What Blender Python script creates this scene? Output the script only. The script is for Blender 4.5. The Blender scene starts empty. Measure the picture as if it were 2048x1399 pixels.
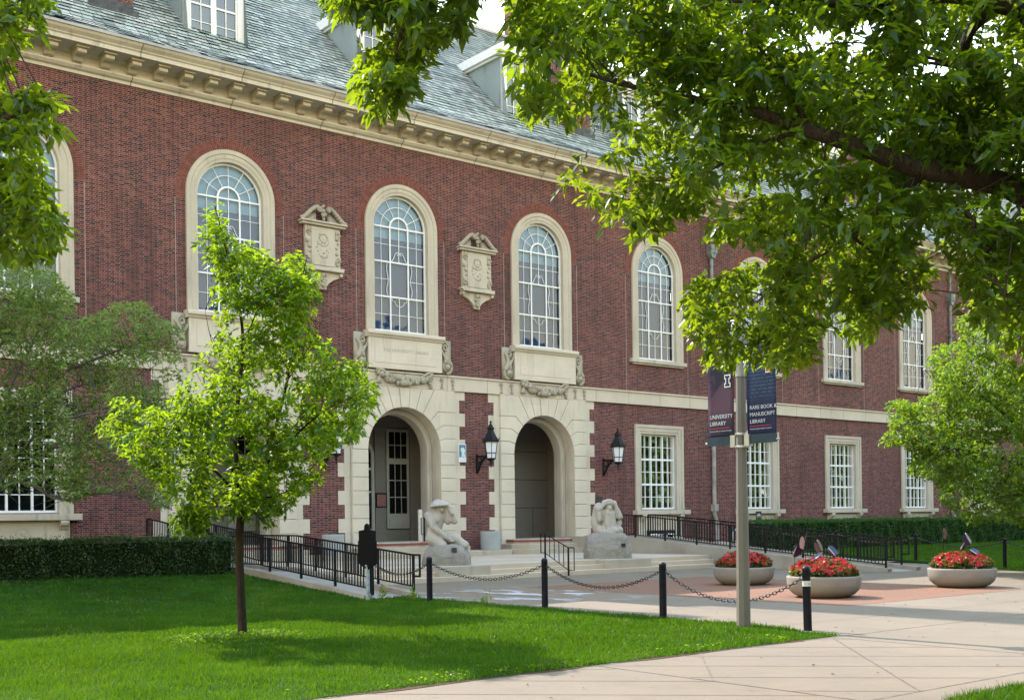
import bpy, bmesh, math, random
import numpy as np
from math import radians as rad, sin, cos, pi, sqrt
random.seed(7); rng = np.random.default_rng(11)
scn = bpy.context.scene; COL = scn.collection

# ------------------------------------------------------------------ camera
EYE = np.array([-25.3942, -38.2836, 1.85]); FPX = 2326.549; YAW = .6777; ROLL = -.0126; SY = 339.43
FW = np.array([sin(YAW), cos(YAW), 0.]); RT = np.array([cos(YAW), -sin(YAW), 0.]); UP = np.array([0, 0, 1.])
R2 = cos(ROLL)*RT + sin(ROLL)*UP; U2 = -sin(ROLL)*RT + cos(ROLL)*UP
from mathutils import Matrix, Vector
cd = bpy.data.cameras.new('camera'); cam = bpy.data.objects.new('camera', cd); COL.objects.link(cam)
cd.sensor_width = 36; cd.lens = FPX/2048*36; cd.shift_y = SY/2048; cd.clip_start = .1; cd.clip_end = 1500
M = Matrix.Identity(4)
for i in range(3):
    M[i][0] = R2[i]; M[i][1] = U2[i]; M[i][2] = -FW[i]; M[i][3] = EYE[i]
cam.matrix_world = M; scn.camera = cam

# ------------------------------------------------------------------ light
SUN_EL = 45.0
w = bpy.data.worlds.new('World'); scn.world = w; w.use_nodes = True
nt = w.node_tree; bg = nt.nodes['Background']; sky = nt.nodes.new('ShaderNodeTexSky')
sky.sky_type = 'NISHITA'; sky.sun_disc = False; sky.sun_elevation = rad(SUN_EL); sky.sun_rotation = rad(-3.0)
sky.air_density = 2.8; sky.dust_density = 0.3; sky.ozone_density = 0.4
nt.links.new(sky.outputs[0], bg.inputs[0]); bg.inputs[1].default_value = .15
sl = bpy.data.lights.new('sun', 'SUN'); sl.energy = 2.45; sl.angle = rad(.5); sl.color = (1, .95, .86)
so = bpy.data.objects.new('sun', sl); COL.objects.link(so)
sd = Vector((-.05, 1.0, math.tan(rad(SUN_EL)))).normalized()      # towards the sun: behind the building
so.rotation_euler = sd.to_track_quat('Z', 'Y').to_euler(); so.location = (0, 30, 60)
scn.view_settings.view_transform = 'Standard'; scn.view_settings.look = 'None'
scn.view_settings.exposure = 2.02; scn.view_settings.gamma = 1.0
scn.view_settings.use_white_balance = True; scn.view_settings.white_balance_temperature = 6450; scn.view_settings.white_balance_tint = 22
cy = scn.cycles
cy.use_denoising = True; cy.max_bounces = 7; cy.diffuse_bounces = 3; cy.glossy_bounces = 2
cy.transmission_bounces = 3; cy.transparent_max_bounces = 6; cy.caustics_reflective = False; cy.caustics_refractive = False
cy.use_adaptive_sampling = True; cy.adaptive_threshold = .015

# ------------------------------------------------------------------ helpers
def px(x, y, D):                      # a sight line of the survey of the photograph, D metres in front of the lens plane
    return EYE + (FW*FPX + R2*(x-1024) + U2*(699.5+SY-y))*(D/FPX)

class MB:
    def __init__(s): s.v = []; s.f = []; s.uv = {}
    def face(s, pts, uv=None):
        b = len(s.v); s.v += [tuple(p) for p in pts]; s.f.append(tuple(range(b, b+len(pts))))
        if uv: s.uv[len(s.f)-1] = uv
    def grid(s, rows, close=False):
        b = len(s.v); n = len(rows[0])
        for r in rows: s.v += [tuple(p) for p in r]
        for i in range(len(rows)-1):
            for j in range(n if close else n-1):
                k = (j+1) % n
                s.f.append((b+i*n+j, b+i*n+k, b+(i+1)*n+k, b+(i+1)*n+j))
        return b, n
    def box(s, x0, x1, y0, y1, z0, z1):
        b = len(s.v)
        s.v += [(x0,y0,z0),(x1,y0,z0),(x1,y1,z0),(x0,y1,z0),(x0,y0,z1),(x1,y0,z1),(x1,y1,z1),(x0,y1,z1)]
        s.f += [(b,b+3,b+2,b+1),(b+4,b+5,b+6,b+7),(b,b+1,b+5,b+4),(b+1,b+2,b+6,b+5),(b+2,b+3,b+7,b+6),(b+3,b,b+4,b+7)]
    def prism(s, poly, y0, y1):       # polygon in x,z (counter-clockwise seen from -y) from depth y0 (front) to y1
        n = len(poly); b = len(s.v)
        s.v += [(p[0], y0, p[1]) for p in poly] + [(p[0], y1, p[1]) for p in poly]
        s.f.append(tuple(range(b, b+n)))
        for i in range(n):
            j = (i+1) % n; s.f.append((b+i, b+n+i, b+n+j, b+j))
    def slab(s, poly, z0, z1):        # polygon in x,y counter-clockwise seen from above
        n = len(poly); b = len(s.v)
        s.v += [(p[0], p[1], z1) for p in poly] + [(p[0], p[1], z0) for p in poly]
        s.f.append(tuple(range(b, b+n)))
        for i in range(n):
            j = (i+1) % n; s.f.append((b+i, b+n+i, b+n+j, b+j))
    def tube(s, pts, rads, n=8, cap=True):
        pts = [np.array(p, float) for p in pts]
        if not hasattr(rads, '__len__'): rads = [rads]*len(pts)
        rows = []; prev = None
        for i, p in enumerate(pts):
            t = pts[min(i+1, len(pts)-1)] - pts[max(i-1, 0)]; t = t/(np.linalg.norm(t)+1e-9)
            a = np.array([0,0,1.]) if abs(t[2]) < .9 else np.array([1.,0,0])
            if prev is not None: a = prev
            u = a - t*np.dot(a, t); u /= np.linalg.norm(u)+1e-9; prev = u; v = np.cross(t, u)
            rows.append([p + rads[i]*(cos(2*pi*k/n)*u + sin(2*pi*k/n)*v) for k in range(n)])
        b, _ = s.grid(rows, True)
        if cap:
            s.f.append(tuple(range(b+n-1, b-1, -1))); e = b+n*(len(pts)-1); s.f.append(tuple(range(e, e+n)))
    def lathe(s, prof, c=(0,0,0), n=32):
        rows = [[(c[0]+r*cos(2*pi*k/n), c[1]+r*sin(2*pi*k/n), c[2]+z) for k in range(n)] for r, z in prof]
        s.grid(rows, True)
    def ball(s, c, r, n=10, m=7, sc=(1,1,1)):
        rows = []
        for i in range(m+1):
            t = pi*i/m - pi/2; rr = max(cos(t), 1e-3)
            rows.append([(c[0]+sc[0]*r*rr*cos(2*pi*k/n), c[1]+sc[1]*r*rr*sin(2*pi*k/n), c[2]+sc[2]*r*sin(t)) for k in range(n)])
        s.grid(rows, True)
    def sweep(s, path, prof, closed=False, uvlen=False):     # path in x,z; prof = list of (outward offset, y)
        P = [np.array(p, float) for p in path]; n = len(P); nor = []
        for i in range(n):
            a = P[i]-P[i-1] if (i > 0 or closed) else P[1]-P[0]
            c = P[(i+1) % n]-P[i] if (i < n-1 or closed) else P[-1]-P[-2]
            a /= np.linalg.norm(a)+1e-9; c /= np.linalg.norm(c)+1e-9
            na = np.array([-a[1], a[0]]); nc = np.array([-c[1], c[0]]); m = na+nc; m /= np.linalg.norm(m)+1e-9
            nor.append(m/max(.3, np.dot(m, na)))
        rows = [[(P[i][0]+o*nor[i][0], y, P[i][1]+o*nor[i][1]) for o, y in prof] for i in range(n)]
        if closed: rows.append(rows[0])
        f0 = len(s.f); s.grid(rows)
        if uvlen:
            L = [0]
            for i in range(1, n): L.append(L[-1]+np.linalg.norm(P[i]-P[i-1])*1.12)
            k = f0; m = len(prof)
            for i in range(n-1):
                for j in range(m-1):
                    s.uv[k] = [(L[i], prof[j][0]), (L[i], prof[j+1][0]), (L[i+1], prof[j+1][0]), (L[i+1], prof[j][0])]; k += 1
    def build(s, name, mat, parent=None, smooth=False, bevel=0, mods=None, loc=None):
        me = bpy.data.meshes.new(name); me.from_pydata([tuple(map(float, v)) for v in s.v], [], s.f)
        if s.uv:
            ul = me.uv_layers.new(name='UVMap')
            for p in me.polygons:
                u = s.uv.get(p.index)
                if u:
                    for li, c in zip(p.loop_indices, u): ul.data[li].uv = c
        me.materials.append(mat)
        bm = bmesh.new(); bm.from_mesh(me); bmesh.ops.recalc_face_normals(bm, faces=bm.faces) if not s.uv else None
        bm.to_mesh(me); bm.free()
        if smooth:
            for p in me.polygons: p.use_smooth = True
        o = bpy.data.objects.new(name, me); COL.objects.link(o)
        if parent: o.parent = parent
        if loc is not None: o.location = loc
        if bevel:
            b = o.modifiers.new('bevel', 'BEVEL'); b.width = bevel; b.segments = 2; b.limit_method = 'ANGLE'; b.angle_limit = rad(40)
        return o

def tag(o, label=None, cat=None, group=None, kind=None):
    if label: o['label'] = label
    if cat: o['category'] = cat
    if group: o['group'] = group
    if kind: o['kind'] = kind
    return o
def thing(name, label, cat, loc=(0,0,0), group=None):
    o = bpy.data.objects.new(name, None); COL.objects.link(o); o.location = loc; o.empty_display_size = .3
    return tag(o, label, cat, group)
def struct(o): o['kind'] = 'structure'; return o
def dup(o, parent=None, loc=None):
    c = o.copy(); COL.objects.link(c); c.parent = parent
    if loc is not None: c.location = loc
    for ch in list(o.children): dup(ch, c)
    return c

def np_mesh(name, V, F, mat, parent=None, rnd=None, smooth=False):
    me = bpy.data.meshes.new(name); V = np.ascontiguousarray(V, np.float32); F = np.ascontiguousarray(F, np.int32)
    nf, k = F.shape
    me.vertices.add(len(V)); me.vertices.foreach_set('co', V.ravel())
    me.loops.add(nf*k); me.loops.foreach_set('vertex_index', F.ravel())
    me.polygons.add(nf); me.polygons.foreach_set('loop_start', np.arange(0, nf*k, k, dtype=np.int32))
    me.polygons.foreach_set('loop_total', np.full(nf, k, np.int32))
    if rnd is not None:
        a = me.attributes.new('rnd', 'FLOAT', 'POINT'); a.data.foreach_set('value', np.ascontiguousarray(rnd, np.float32))
    me.update(calc_edges=True)
    if smooth: me.polygons.foreach_set('use_smooth', np.ones(nf, bool))
    me.materials.append(mat); o = bpy.data.objects.new(name, me); COL.objects.link(o)
    if parent: o.parent = parent
    return o

def text(name, body, size, mat, parent, mtx, align='LEFT', ext=.002):
    cu = bpy.data.curves.new(name, 'FONT'); cu.body = body; cu.size = size; cu.align_x = align; cu.extrude = ext; cu.resolution_u = 3
    o = bpy.data.objects.new(name, cu); COL.objects.link(o)
    dg = bpy.context.evaluated_depsgraph_get(); me = bpy.data.meshes.new_from_object(o.evaluated_get(dg))
    bpy.data.objects.remove(o); bpy.data.curves.remove(cu)
    me.materials.clear(); me.materials.append(mat)
    m = bpy.data.objects.new(name, me); COL.objects.link(m); m.parent = parent; m.matrix_local = mtx
    return m

# ------------------------------------------------------------------ materials
class NT:
    def __init__(s, name):
        s.m = bpy.data.materials.new(name); s.m.use_nodes = True; s.t = s.m.node_tree; s.t.nodes.clear()
        s.out = s.n('ShaderNodeOutputMaterial')
    def n(s, t, **k):
        x = s.t.nodes.new(t)
        for a, b in k.items(): setattr(x, a, b)
        return x
    def l(s, a, b): s.t.links.new(a, b)
    def val(s, sock, v):
        if hasattr(v, 'is_output') or isinstance(v, bpy.types.NodeSocket): s.l(v, sock)
        else: sock.default_value = v
    def math(s, op, a, b=0, c=None):
        x = s.n('ShaderNodeMath', operation=op); s.val(x.inputs[0], a); s.val(x.inputs[1], b)
        if c is not None: s.val(x.inputs[2], c)
        return x.outputs[0]
    def mix(s, f, a, b, mode='MIX'):
        x = s.n('ShaderNodeMix', data_type='RGBA', blend_type=mode); s.val(x.inputs[0], f)
        s.val(x.inputs[6], a if not isinstance(a, tuple) else (*a, 1)[:4]); s.val(x.inputs[7], b if not isinstance(b, tuple) else (*b, 1)[:4])
        return x.outputs[2]
    def coord(s, which='Object'): return s.n('ShaderNodeTexCoord').outputs[which]
    def noise(s, vec, scale, detail=3, rough=.55):
        x = s.n('ShaderNodeTexNoise'); s.l(vec, x.inputs[0]); x.inputs['Scale'].default_value = scale; x.inputs['Detail'].default_value = detail
        x.inputs['Roughness'].default_value = rough; return x.outputs[0]
    def ramp(s, f, stops, const=False):
        x = s.n('ShaderNodeValToRGB'); s.val(x.inputs[0], f); e = x.color_ramp.elements
        if const: x.color_ramp.interpolation = 'CONSTANT'
        while len(e) < len(stops): e.new(.5)
        for i, (p, c) in enumerate(stops): e[i].position = p; e[i].color = (*c, 1)
        return x.outputs[0]
    def mapr(s, f, a, b, c, d):
        x = s.n('ShaderNodeMapRange'); s.val(x.inputs[0], f)
        for i, q in enumerate((a, b, c, d)): x.inputs[i+1].default_value = q
        return x.outputs[0]
    def bsdf(s, color, rough=.8, bump=None, bstr=.3, bdist=.01, spec=.3, metal=0):
        b = s.n('ShaderNodeBsdfPrincipled'); s.val(b.inputs['Base Color'], color if not isinstance(color, tuple) else (*color, 1)[:4])
        s.val(b.inputs['Roughness'], rough); b.inputs['Specular IOR Level'].default_value = spec; b.inputs['Metallic'].default_value = metal
        if bump is not None:
            x = s.n('ShaderNodeBump'); x.inputs['Strength'].default_value = bstr; x.inputs['Distance'].default_value = bdist
            s.l(bump, x.inputs['Height']); s.l(x.outputs[0], b.inputs['Normal'])
        s.l(b.outputs[0], s.out.inputs[0]); return b

def mat_brick(name, uv=False, tint=1.0, red=0.0, flat=False):
    k = NT(name); sep = k.n('ShaderNodeSeparateXYZ'); k.l(k.coord('UV' if uv else 'Object'), sep.inputs[0])
    if uv: u, v = sep.outputs[1], sep.outputs[0]
    else: u, v = k.math('ADD', sep.outputs[0], sep.outputs[1]), sep.outputs[2]
    if flat: u, v = sep.outputs[0], sep.outputs[1]
    CH = .0657 if not flat else .11; PD = .33 if not flat else .33
    if uv: CH = .075
    r = k.math('DIVIDE', v, CH); row = k.math('FLOOR', r); fr = k.math('FRACT', r)
    t = k.math('ADD', k.math('DIVIDE', u, PD), k.math('MULTIPLY', row, .5)); per = k.math('FLOOR', t); fx = k.math('FRACT', t)
    head = k.math('GREATER_THAN', fx, .655)
    bid = k.math('ADD', k.math('MULTIPLY', per, 2), head)
    cx = k.n('ShaderNodeCombineXYZ'); k.l(bid, cx.inputs[0]); k.l(row, cx.inputs[1])
    wn = k.n('ShaderNodeTexWhiteNoise', noise_dimensions='2D'); k.l(cx.outputs[0], wn.inputs[0])
    f1 = k.math('ADD', wn.outputs[0], k.math('MULTIPLY', k.math('SUBTRACT', k.noise(k.coord('Object'), .35, 3), .5), .5))
    c = k.ramp(f1, [(0, (.022,.010,.013)), (.06, (.036,.014,.018)), (.2, (.066,.019,.020)), (.5, (.105,.027,.024)), (.78, (.15,.041,.032)), (1, (.18,.068,.052))])
    ext = k.n('ShaderNodeSeparateColor'); k.l(wn.outputs[1], ext.inputs[0])
    patch = k.noise(k.coord('Object'), .9, 2)
    dark = k.math('MULTIPLY', k.math('LESS_THAN', ext.outputs[1], k.mapr(patch, .45, .7, .015, .10)), 1.0)
    c = k.mix(dark, c, (.028,.018,.022))
    if red: c = k.mix(red, c, (.26,.062,.032))
    # mortar
    m1 = k.math('LESS_THAN', fr, .15); e = .03
    m2 = k.math('MAXIMUM', k.math('LESS_THAN', fx, e), k.math('MULTIPLY', head, k.math('LESS_THAN', fx, .655+e)))
    mm = k.math('MAXIMUM', m1, m2)
    c = k.mix(mm, c, (.37*tint,.255*tint,.23*tint))
    if tint != 1.0: pass
    big = k.noise(k.coord('Object'), .25, 4, .6)
    c = k.mix(k.mapr(big, .35, .7, 0, .35), c, (.06,.030,.030))
    if not uv and not flat:
        mp = k.n('ShaderNodeMapping'); k.l(k.coord(), mp.inputs[0]); mp.inputs['Scale'].default_value = (1.3, 1.3, .12); sn = k.noise(mp.outputs[0], 1.2, 4, .6)
        c = k.mix(k.mapr(sn, .52, .72, 0, .58), c, (.048,.027,.026)); c = k.mix(k.mapr(k.noise(k.coord(), .55, 3), .58, .72, 0, .22), c, (.20,.085,.06))
    if flat:
        dn = k.noise(k.coord(), 1.1, 5, .65); c = k.mix(.62, c, (.215,.125,.066)); c = k.mix(k.mapr(dn, .48, .72, 0, .65), c, (.13,.105,.085))
    k.bsdf(c, .85, bump=k.math('SUBTRACT', 1, mm), bstr=.5, bdist=.006, spec=.2); return k.m

def mat_stone(name, col=(.46,.41,.32), streak=.5, scale=1.0, dirt=(.13,.11,.085), speck=.25, joints=None, rough=.85, blocks=False):
    k = NT(name); o = k.coord(); mp = k.n('ShaderNodeMapping'); k.l(o, mp.inputs[0]); mp.inputs['Scale'].default_value = (1.6, 1.6, .22)
    st = k.noise(mp.outputs[0], 1.4*scale, 5, .62); bl = k.noise(o, .8*scale, 4, .6); fi = k.noise(o, 28*scale, 3, .6)
    c = k.mix(k.mapr(bl, .3, .7, 0, 1), tuple(x*.88 for x in col), tuple(min(1, x*1.08) for x in col))
    c = k.mix(k.mapr(st, .55, .78, 0, streak), c, dirt)
    c = k.mix(k.mapr(fi, .35, .7, 0, speck), c, tuple(x*.55 for x in col))
    b = fi
    if blocks:
        sp = k.n('ShaderNodeSeparateXYZ'); k.l(o, sp.inputs[0]); cb = k.n('ShaderNodeCombineXYZ')
        k.l(k.math('FLOOR', k.math('DIVIDE', k.math('SUBTRACT', sp.outputs[2], 4.62), .53)), cb.inputs[0]); k.l(k.math('FLOOR', k.math('DIVIDE', sp.outputs[0], 1.2)), cb.inputs[1])
        wn = k.n('ShaderNodeTexWhiteNoise', noise_dimensions='2D'); k.l(cb.outputs[0], wn.inputs[0]); c = k.mix(k.mapr(wn.outputs[0], 0, 1, 0, .3), c, tuple(x*.72 for x in col))
    if joints:
        sep = k.n('ShaderNodeSeparateXYZ'); k.l(o, sep.inputs[0])
        fx = k.math('FRACT', k.math('DIVIDE', sep.outputs[0], joints)); j = k.math('LESS_THAN', fx, .012)
        c = k.mix(k.math('MULTIPLY', j, .7), c, (.10,.085,.07))
    k.bsdf(c, rough, bump=b, bstr=.35, bdist=.01, spec=.25); return k.m

def mat_plain(name, col, rough=.5, metal=0, var=.15, scale=6, spec=.4, bump=0):
    k = NT(name); n = k.noise(k.coord(), scale, 4)
    c = k.mix(k.mapr(n, .3, .7, 0, 1), tuple(x*(1-var) for x in col), tuple(min(1, x*(1+var)) for x in col))
    k.bsdf(c, rough, metal=metal, spec=spec, bump=n if bump else None, bstr=bump); return k.m

def mat_leaf(name, stops, trans, tf=.45, gloss=.03):
    k = NT(name); a = k.n('ShaderNodeAttribute', attribute_name='rnd'); c = k.ramp(a.outputs['Fac'], stops)
    d = k.n('ShaderNodeBsdfDiffuse'); k.l(c, d.inputs[0])
    tr = k.n('ShaderNodeBsdfTranslucent'); tcol = k.mix(.8, c, trans, 'MIX'); k.l(tcol, tr.inputs[0])
    m = k.n('ShaderNodeMixShader'); m.inputs[0].default_value = tf; k.l(d.outputs[0], m.inputs[1]); k.l(tr.outputs[0], m.inputs[2])
    g = k.n('ShaderNodeBsdfGlossy'); g.inputs[0].default_value = (.8,.85,.8,1); g.inputs['Roughness'].default_value = .35
    m2 = k.n('ShaderNodeMixShader'); m2.inputs[0].default_value = gloss; k.l(m.outputs[0], m2.inputs[1]); k.l(g.outputs[0], m2.inputs[2])
    k.l(m2.outputs[0], k.out.inputs[0]); return k.m

def mat_bark(name, c1, c2):
    k = NT(name); mp = k.n('ShaderNodeMapping'); k.l(k.coord(), mp.inputs[0]); mp.inputs['Scale'].default_value = (9, 9, 2.2)
    n = k.noise(mp.outputs[0], 3, 5, .7); k.bsdf(k.mix(k.mapr(n, .3, .7, 0, 1), c1, c2), .9, bump=n, bstr=.9, bdist=.02, spec=.15); return k.m

def mat_glass(name, tint=(.75,.82,.85), base=.05, rough=.02, mul=1.6):
    k = NT(name); fr = k.n('ShaderNodeFresnel'); fr.inputs[0].default_value = 1.5
    w_ = k.n('ShaderNodeBump'); w_.inputs['Strength'].default_value = .05; w_.inputs['Distance'].default_value = .03
    k.l(k.noise(k.coord(), .9, 1), w_.inputs['Height'])
    g = k.n('ShaderNodeBsdfGlossy'); g.inputs['Roughness'].default_value = rough; k.l(w_.outputs[0], g.inputs['Normal'])
    t = k.n('ShaderNodeBsdfTransparent'); t.inputs[0].default_value = (*tint, 1)
    m = k.n('ShaderNodeMixShader'); k.l(k.math('ADD', k.math('MULTIPLY', fr.outputs[0], mul), base), m.inputs[0]); k.l(t.outputs[0], m.inputs[1]); k.l(g.outputs[0], m.inputs[2])
    k.l(m.outputs[0], k.out.inputs[0]); return k.m

def mat_conc(name, col, stain=(.28,.19,.11), rust=0.0, scale=1.0, bump=.25, plaza=False):
    k = NT(name); o = k.coord(); a = k.noise(o, .35*scale, 5, .6); b = k.noise(o, 2.2*scale, 4, .6); f = k.noise(o, 60*scale, 2, .7)
    c = k.mix(k.mapr(a, .3, .7, 0, 1), tuple(x*.86 for x in col), tuple(x*1.08 for x in col))
    c = k.mix(k.mapr(b, .5, .75, 0, .28), c, tuple(x*.66 for x in col))
    c = k.mix(k.mapr(f, .45, .75, 0, .35), c, tuple(x*.6 for x in col))
    if rust:
        r = k.noise(o, .5, 5, .65); c = k.mix(k.mapr(r, .52, .7, 0, rust), c, stain)
    if plaza:                                   # gum and oil spots, and the pale and rusty stains by the steps
        sp = k.noise(o, 3.3, 2, .5); c = k.mix(k.mapr(sp, .70, .76, 0, .45), c, (.07,.058,.045)); dk = k.noise(o, .16, 5, .7); c = k.mix(k.mapr(dk, .52, .68, 0, .35), c, (.12,.10,.078))
        vd = k.n('ShaderNodeVectorMath', operation='DISTANCE'); k.l(o, vd.inputs[0]); vd.inputs[1].default_value = (-7.0, -15.9, 0); near = k.mapr(vd.outputs['Value'], 1.2, 3.6, 1, 0)
        mp = k.n('ShaderNodeMapping'); k.l(o, mp.inputs[0]); mp.inputs['Rotation'].default_value = (0, 0, .6); mp.inputs['Scale'].default_value = (1, .45, 1)
        c = k.mix(k.math('MULTIPLY', near, k.mapr(k.noise(mp.outputs[0], 1.1, 4, .6), .40, .62, 0, .55)), c, (.20,.105,.055))
        c = k.mix(k.math('MULTIPLY', near, k.mapr(k.noise(mp.outputs[0], 1.5, 3, .6), .54, .60, 0, .85)), c, (.42,.43,.44))
    k.bsdf(c, .85, bump=f, bstr=bump, bdist=.004, spec=.25); return k.m

brick = mat_brick('brick'); brick_arch = mat_brick('brick_arch', uv=True, red=.42, tint=.62); brick_pave = mat_brick('brick_paving', flat=True, red=.3, tint=.55)
stone = mat_stone('limestone', (.50,.445,.36), .8, dirt=(.15,.14,.12)); stone_weather = mat_stone('limestone_weathered', (.45,.40,.31), .85, .8, (.10,.085,.07), .3)
stone_cut = mat_stone('limestone_blocks', (.61,.54,.435), .6, .9, (.24,.215,.175), .18, blocks=True)
stone_carve = mat_stone('limestone_carved', (.40,.36,.28), .75, 1.2, (.08,.07,.055), .4)
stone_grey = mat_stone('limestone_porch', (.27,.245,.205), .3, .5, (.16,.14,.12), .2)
statue_m = mat_stone('statue_stone', (.44,.40,.335), .75, 1.8, (.13,.135,.14), .45)
boulder_m = mat_stone('rough_stone', (.31,.28,.24), .5, 2.0, (.12,.10,.085), .8)
white_p = mat_plain('white_paint', (.74,.76,.76), .45, var=.04)
trim_p = mat_plain('grey_white_trim', (.66,.68,.66), .5, var=.08, scale=3)
glass = mat_glass('window_glass', (.62,.78,.90), base=.015, mul=1.0); glass_dark = mat_glass('window_glass_low', (.6,.7,.7), .0, mul=1.0)
shade_m = mat_plain('window_shade', (.062,.15,.33), .7, var=.06, scale=.7)
blind_m = mat_plain('pleated_blind', (.50,.66,.78), .7, var=.05, scale=4)
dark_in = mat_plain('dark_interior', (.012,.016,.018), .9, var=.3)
black_p = mat_plain('black_paint', (.008,.008,.010), .5, var=.3, scale=9, spec=.2)
navy_p = mat_plain('dark_navy_paint', (.008,.009,.017), .5, var=.5, scale=7, spec=.2)
pipe_m = mat_plain('weathered_copper_pipe', (.17,.20,.20), .6, var=.5, scale=3); pipe2_m = mat_plain('grey_pipe', (.30,.28,.27), .55, var=.3, scale=3)
lead_m = mat_plain('lead_gutter', (.40,.43,.45), .45, var=.15, scale=1.5)
cheek_m = mat_stone('dormer_cladding', (.26,.31,.31), .95, 1.3, (.035,.055,.06), .3)
cheek_m2 = mat_plain('flashing', (.045,.05,.055), .6, var=.5)
bark = mat_bark('bark', (.025,.019,.014), (.09,.072,.055)); bark_grey = mat_bark('grey_bark', (.07,.065,.058), (.20,.19,.17)); bark_y = mat_bark('young_bark', (.018,.012,.008), (.05,.036,.024))
leaf_big = mat_leaf('box_elder_leaf', [(0,(.006,.030,.004)),(.5,(.016,.062,.006)),(1,(.040,.10,.008))], (.36,.50,.006), .52)
leaf_wood = mat_leaf('wood_leaf', [(0,(.010,.03,.006)),(1,(.035,.07,.012))], (.05,.09,.01), .2)
leaf_young = mat_leaf('young_tree_leaf', [(0,(.008,.042,.005)),(.5,(.022,.085,.007)),(1,(.07,.14,.010))], (.38,.56,.008), .55)
leaf_right = mat_leaf('bright_tree_leaf', [(0,(.022,.068,.010)),(.5,(.055,.13,.016)),(1,(.14,.22,.03))], (.36,.54,.02), .52)
leaf_feather = mat_leaf('locust_leaflet', [(0,(.085,.15,.04)),(.6,(.17,.27,.065)),(.93,(.30,.38,.08)),(1,(.5,.30,.04))], (.34,.46,.08), .38)
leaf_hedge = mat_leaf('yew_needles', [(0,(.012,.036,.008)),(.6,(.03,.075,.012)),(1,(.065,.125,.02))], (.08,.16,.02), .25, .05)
leaf_hedge_lit = mat_leaf('yew_needles_lit', [(0,(.012,.050,.008)),(.6,(.035,.115,.012)),(1,(.085,.19,.02))], (.10,.22,.02), .25, .04)  # same yew, with the right hedge's brighter light put into its greens
grass_m = mat_leaf('grass_blade', [(0,(.002,.026,.004)),(.35,(.005,.055,.005)),(.7,(.014,.092,.006)),(.92,(.06,.13,.010)),(.96,(.20,.22,.07)),(1,(.26,.22,.10))], (.155,.32,.002), .38, .012)
weed_m = mat_leaf('ground_ivy', [(0,(.02,.08,.006)),(1,(.07,.15,.010))], (.24,.42,.005), .42, .015)
petal_m = mat_leaf('red_petal', [(0,(.34,.006,.014)),(.6,(.62,.014,.035)),(1,(.75,.08,.10))], (.7,.05,.08), .35)
beg_leaf = mat_leaf('begonia_leaf', [(0,(.03,.06,.015)),(.6,(.06,.10,.02)),(1,(.20,.09,.03))], (.2,.28,.03), .35)

def mat_slate():
    k = NT('slate'); a = k.n('ShaderNodeAttribute', attribute_name='rnd')
    c = k.ramp(a.outputs['Fac'], [(0,(.17,.205,.18)),(.3,(.27,.315,.275)),(.55,(.33,.385,.335)),(.8,(.39,.44,.385)),(.95,(.45,.47,.43)),(1,(.26,.235,.22))])
    n = k.noise(k.coord(), 5, 4, .65); c = k.mix(k.mapr(n, .5, .75, 0, .4), c, (.10,.13,.11))
    k.bsdf(c, .6, bump=n, bstr=.4, bdist=.01, spec=.35); return k.m
slate = mat_slate()
def mat_soil(name, c1, c2):
    k = NT(name); n = k.noise(k.coord(), 14, 5, .7); k.bsdf(k.mix(k.mapr(n, .3, .7, 0, 1), c1, c2), .95, bump=n, bstr=.6, bdist=.03, spec=.1); return k.m
turf = mat_soil('turf', (.012,.035,.008), (.03,.075,.014)); soil = mat_soil('soil', (.02,.013,.009), (.05,.035,.025))
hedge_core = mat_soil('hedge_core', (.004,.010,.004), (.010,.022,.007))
plaza_m = mat_conc('plaza_concrete', (.178,.147,.102), rust=.12, plaza=True); terrace_m = mat_conc('terrace_concrete', (.52,.43,.32), (.2,.15,.1), .25)
apron_m = mat_conc('stained_concrete', (.38,.34,.29), (.40,.24,.13), .5); step_m = mat_stone('step_stone', (.44,.38,.295), .55, 1.3, (.12,.10,.08), .35)
ramp_m = mat_conc('ramp_concrete', (.34,.31,.26), (.2,.11,.05), .5); planter_m = mat_conc('exposed_aggregate', (.27,.245,.205), (.09,.08,.065), .6, scale=.75, bump=.8)
post_m = mat_conc('lamp_post_concrete', (.17,.158,.132), scale=1.3, bump=.7); bin_m = mat_conc('grey_bin_concrete', (.34,.36,.36), scale=1.5, bump=.5)
groove_m = mat_plain('joint_filler', (.13,.105,.08), .9, var=.4)
frost = mat_plain('frosted_lamp_glass', (.72,.74,.80), .25, var=.03)

# ------------------------------------------------------------------ ground
def rect(name, x0, x1, y0, y1, z, m):
    b = MB(); b.face([(x0,y0,z),(x1,y0,z),(x1,y1,z),(x0,y1,z)]); return struct(b.build(name, m))
rect('ground', -300, 400, -300, 300, -.02, turf)
rect('plaza', -60, 60, -60, 1.0, 0, plaza_m)
rect('brick_paving', -5.1, 2.15, -24.0, -13.6, .004, brick_pave)
b = MB()                                                   # saw cuts and expansion joints in the concrete
def joint(x0, y0, x1, y1, wd=.012, z=.003):
    d = np.array([x1-x0, y1-y0]); L = np.linalg.norm(d); n = np.array([-d[1], d[0]])/L*wd
    b.face([(x0-n[0],y0-n[1],z),(x1-n[0],y1-n[1],z),(x1+n[0],y1+n[1],z),(x0+n[0],y0+n[1],z)])
joint(-60, -27.52, 30, -27.52, .014); joint(-60, -31.45, 30, -31.45, .014)
for x in (-15.4, -10.5, -5.6, -20.3): joint(x, -31.45, x, -27.52, .012, .0045)
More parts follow.
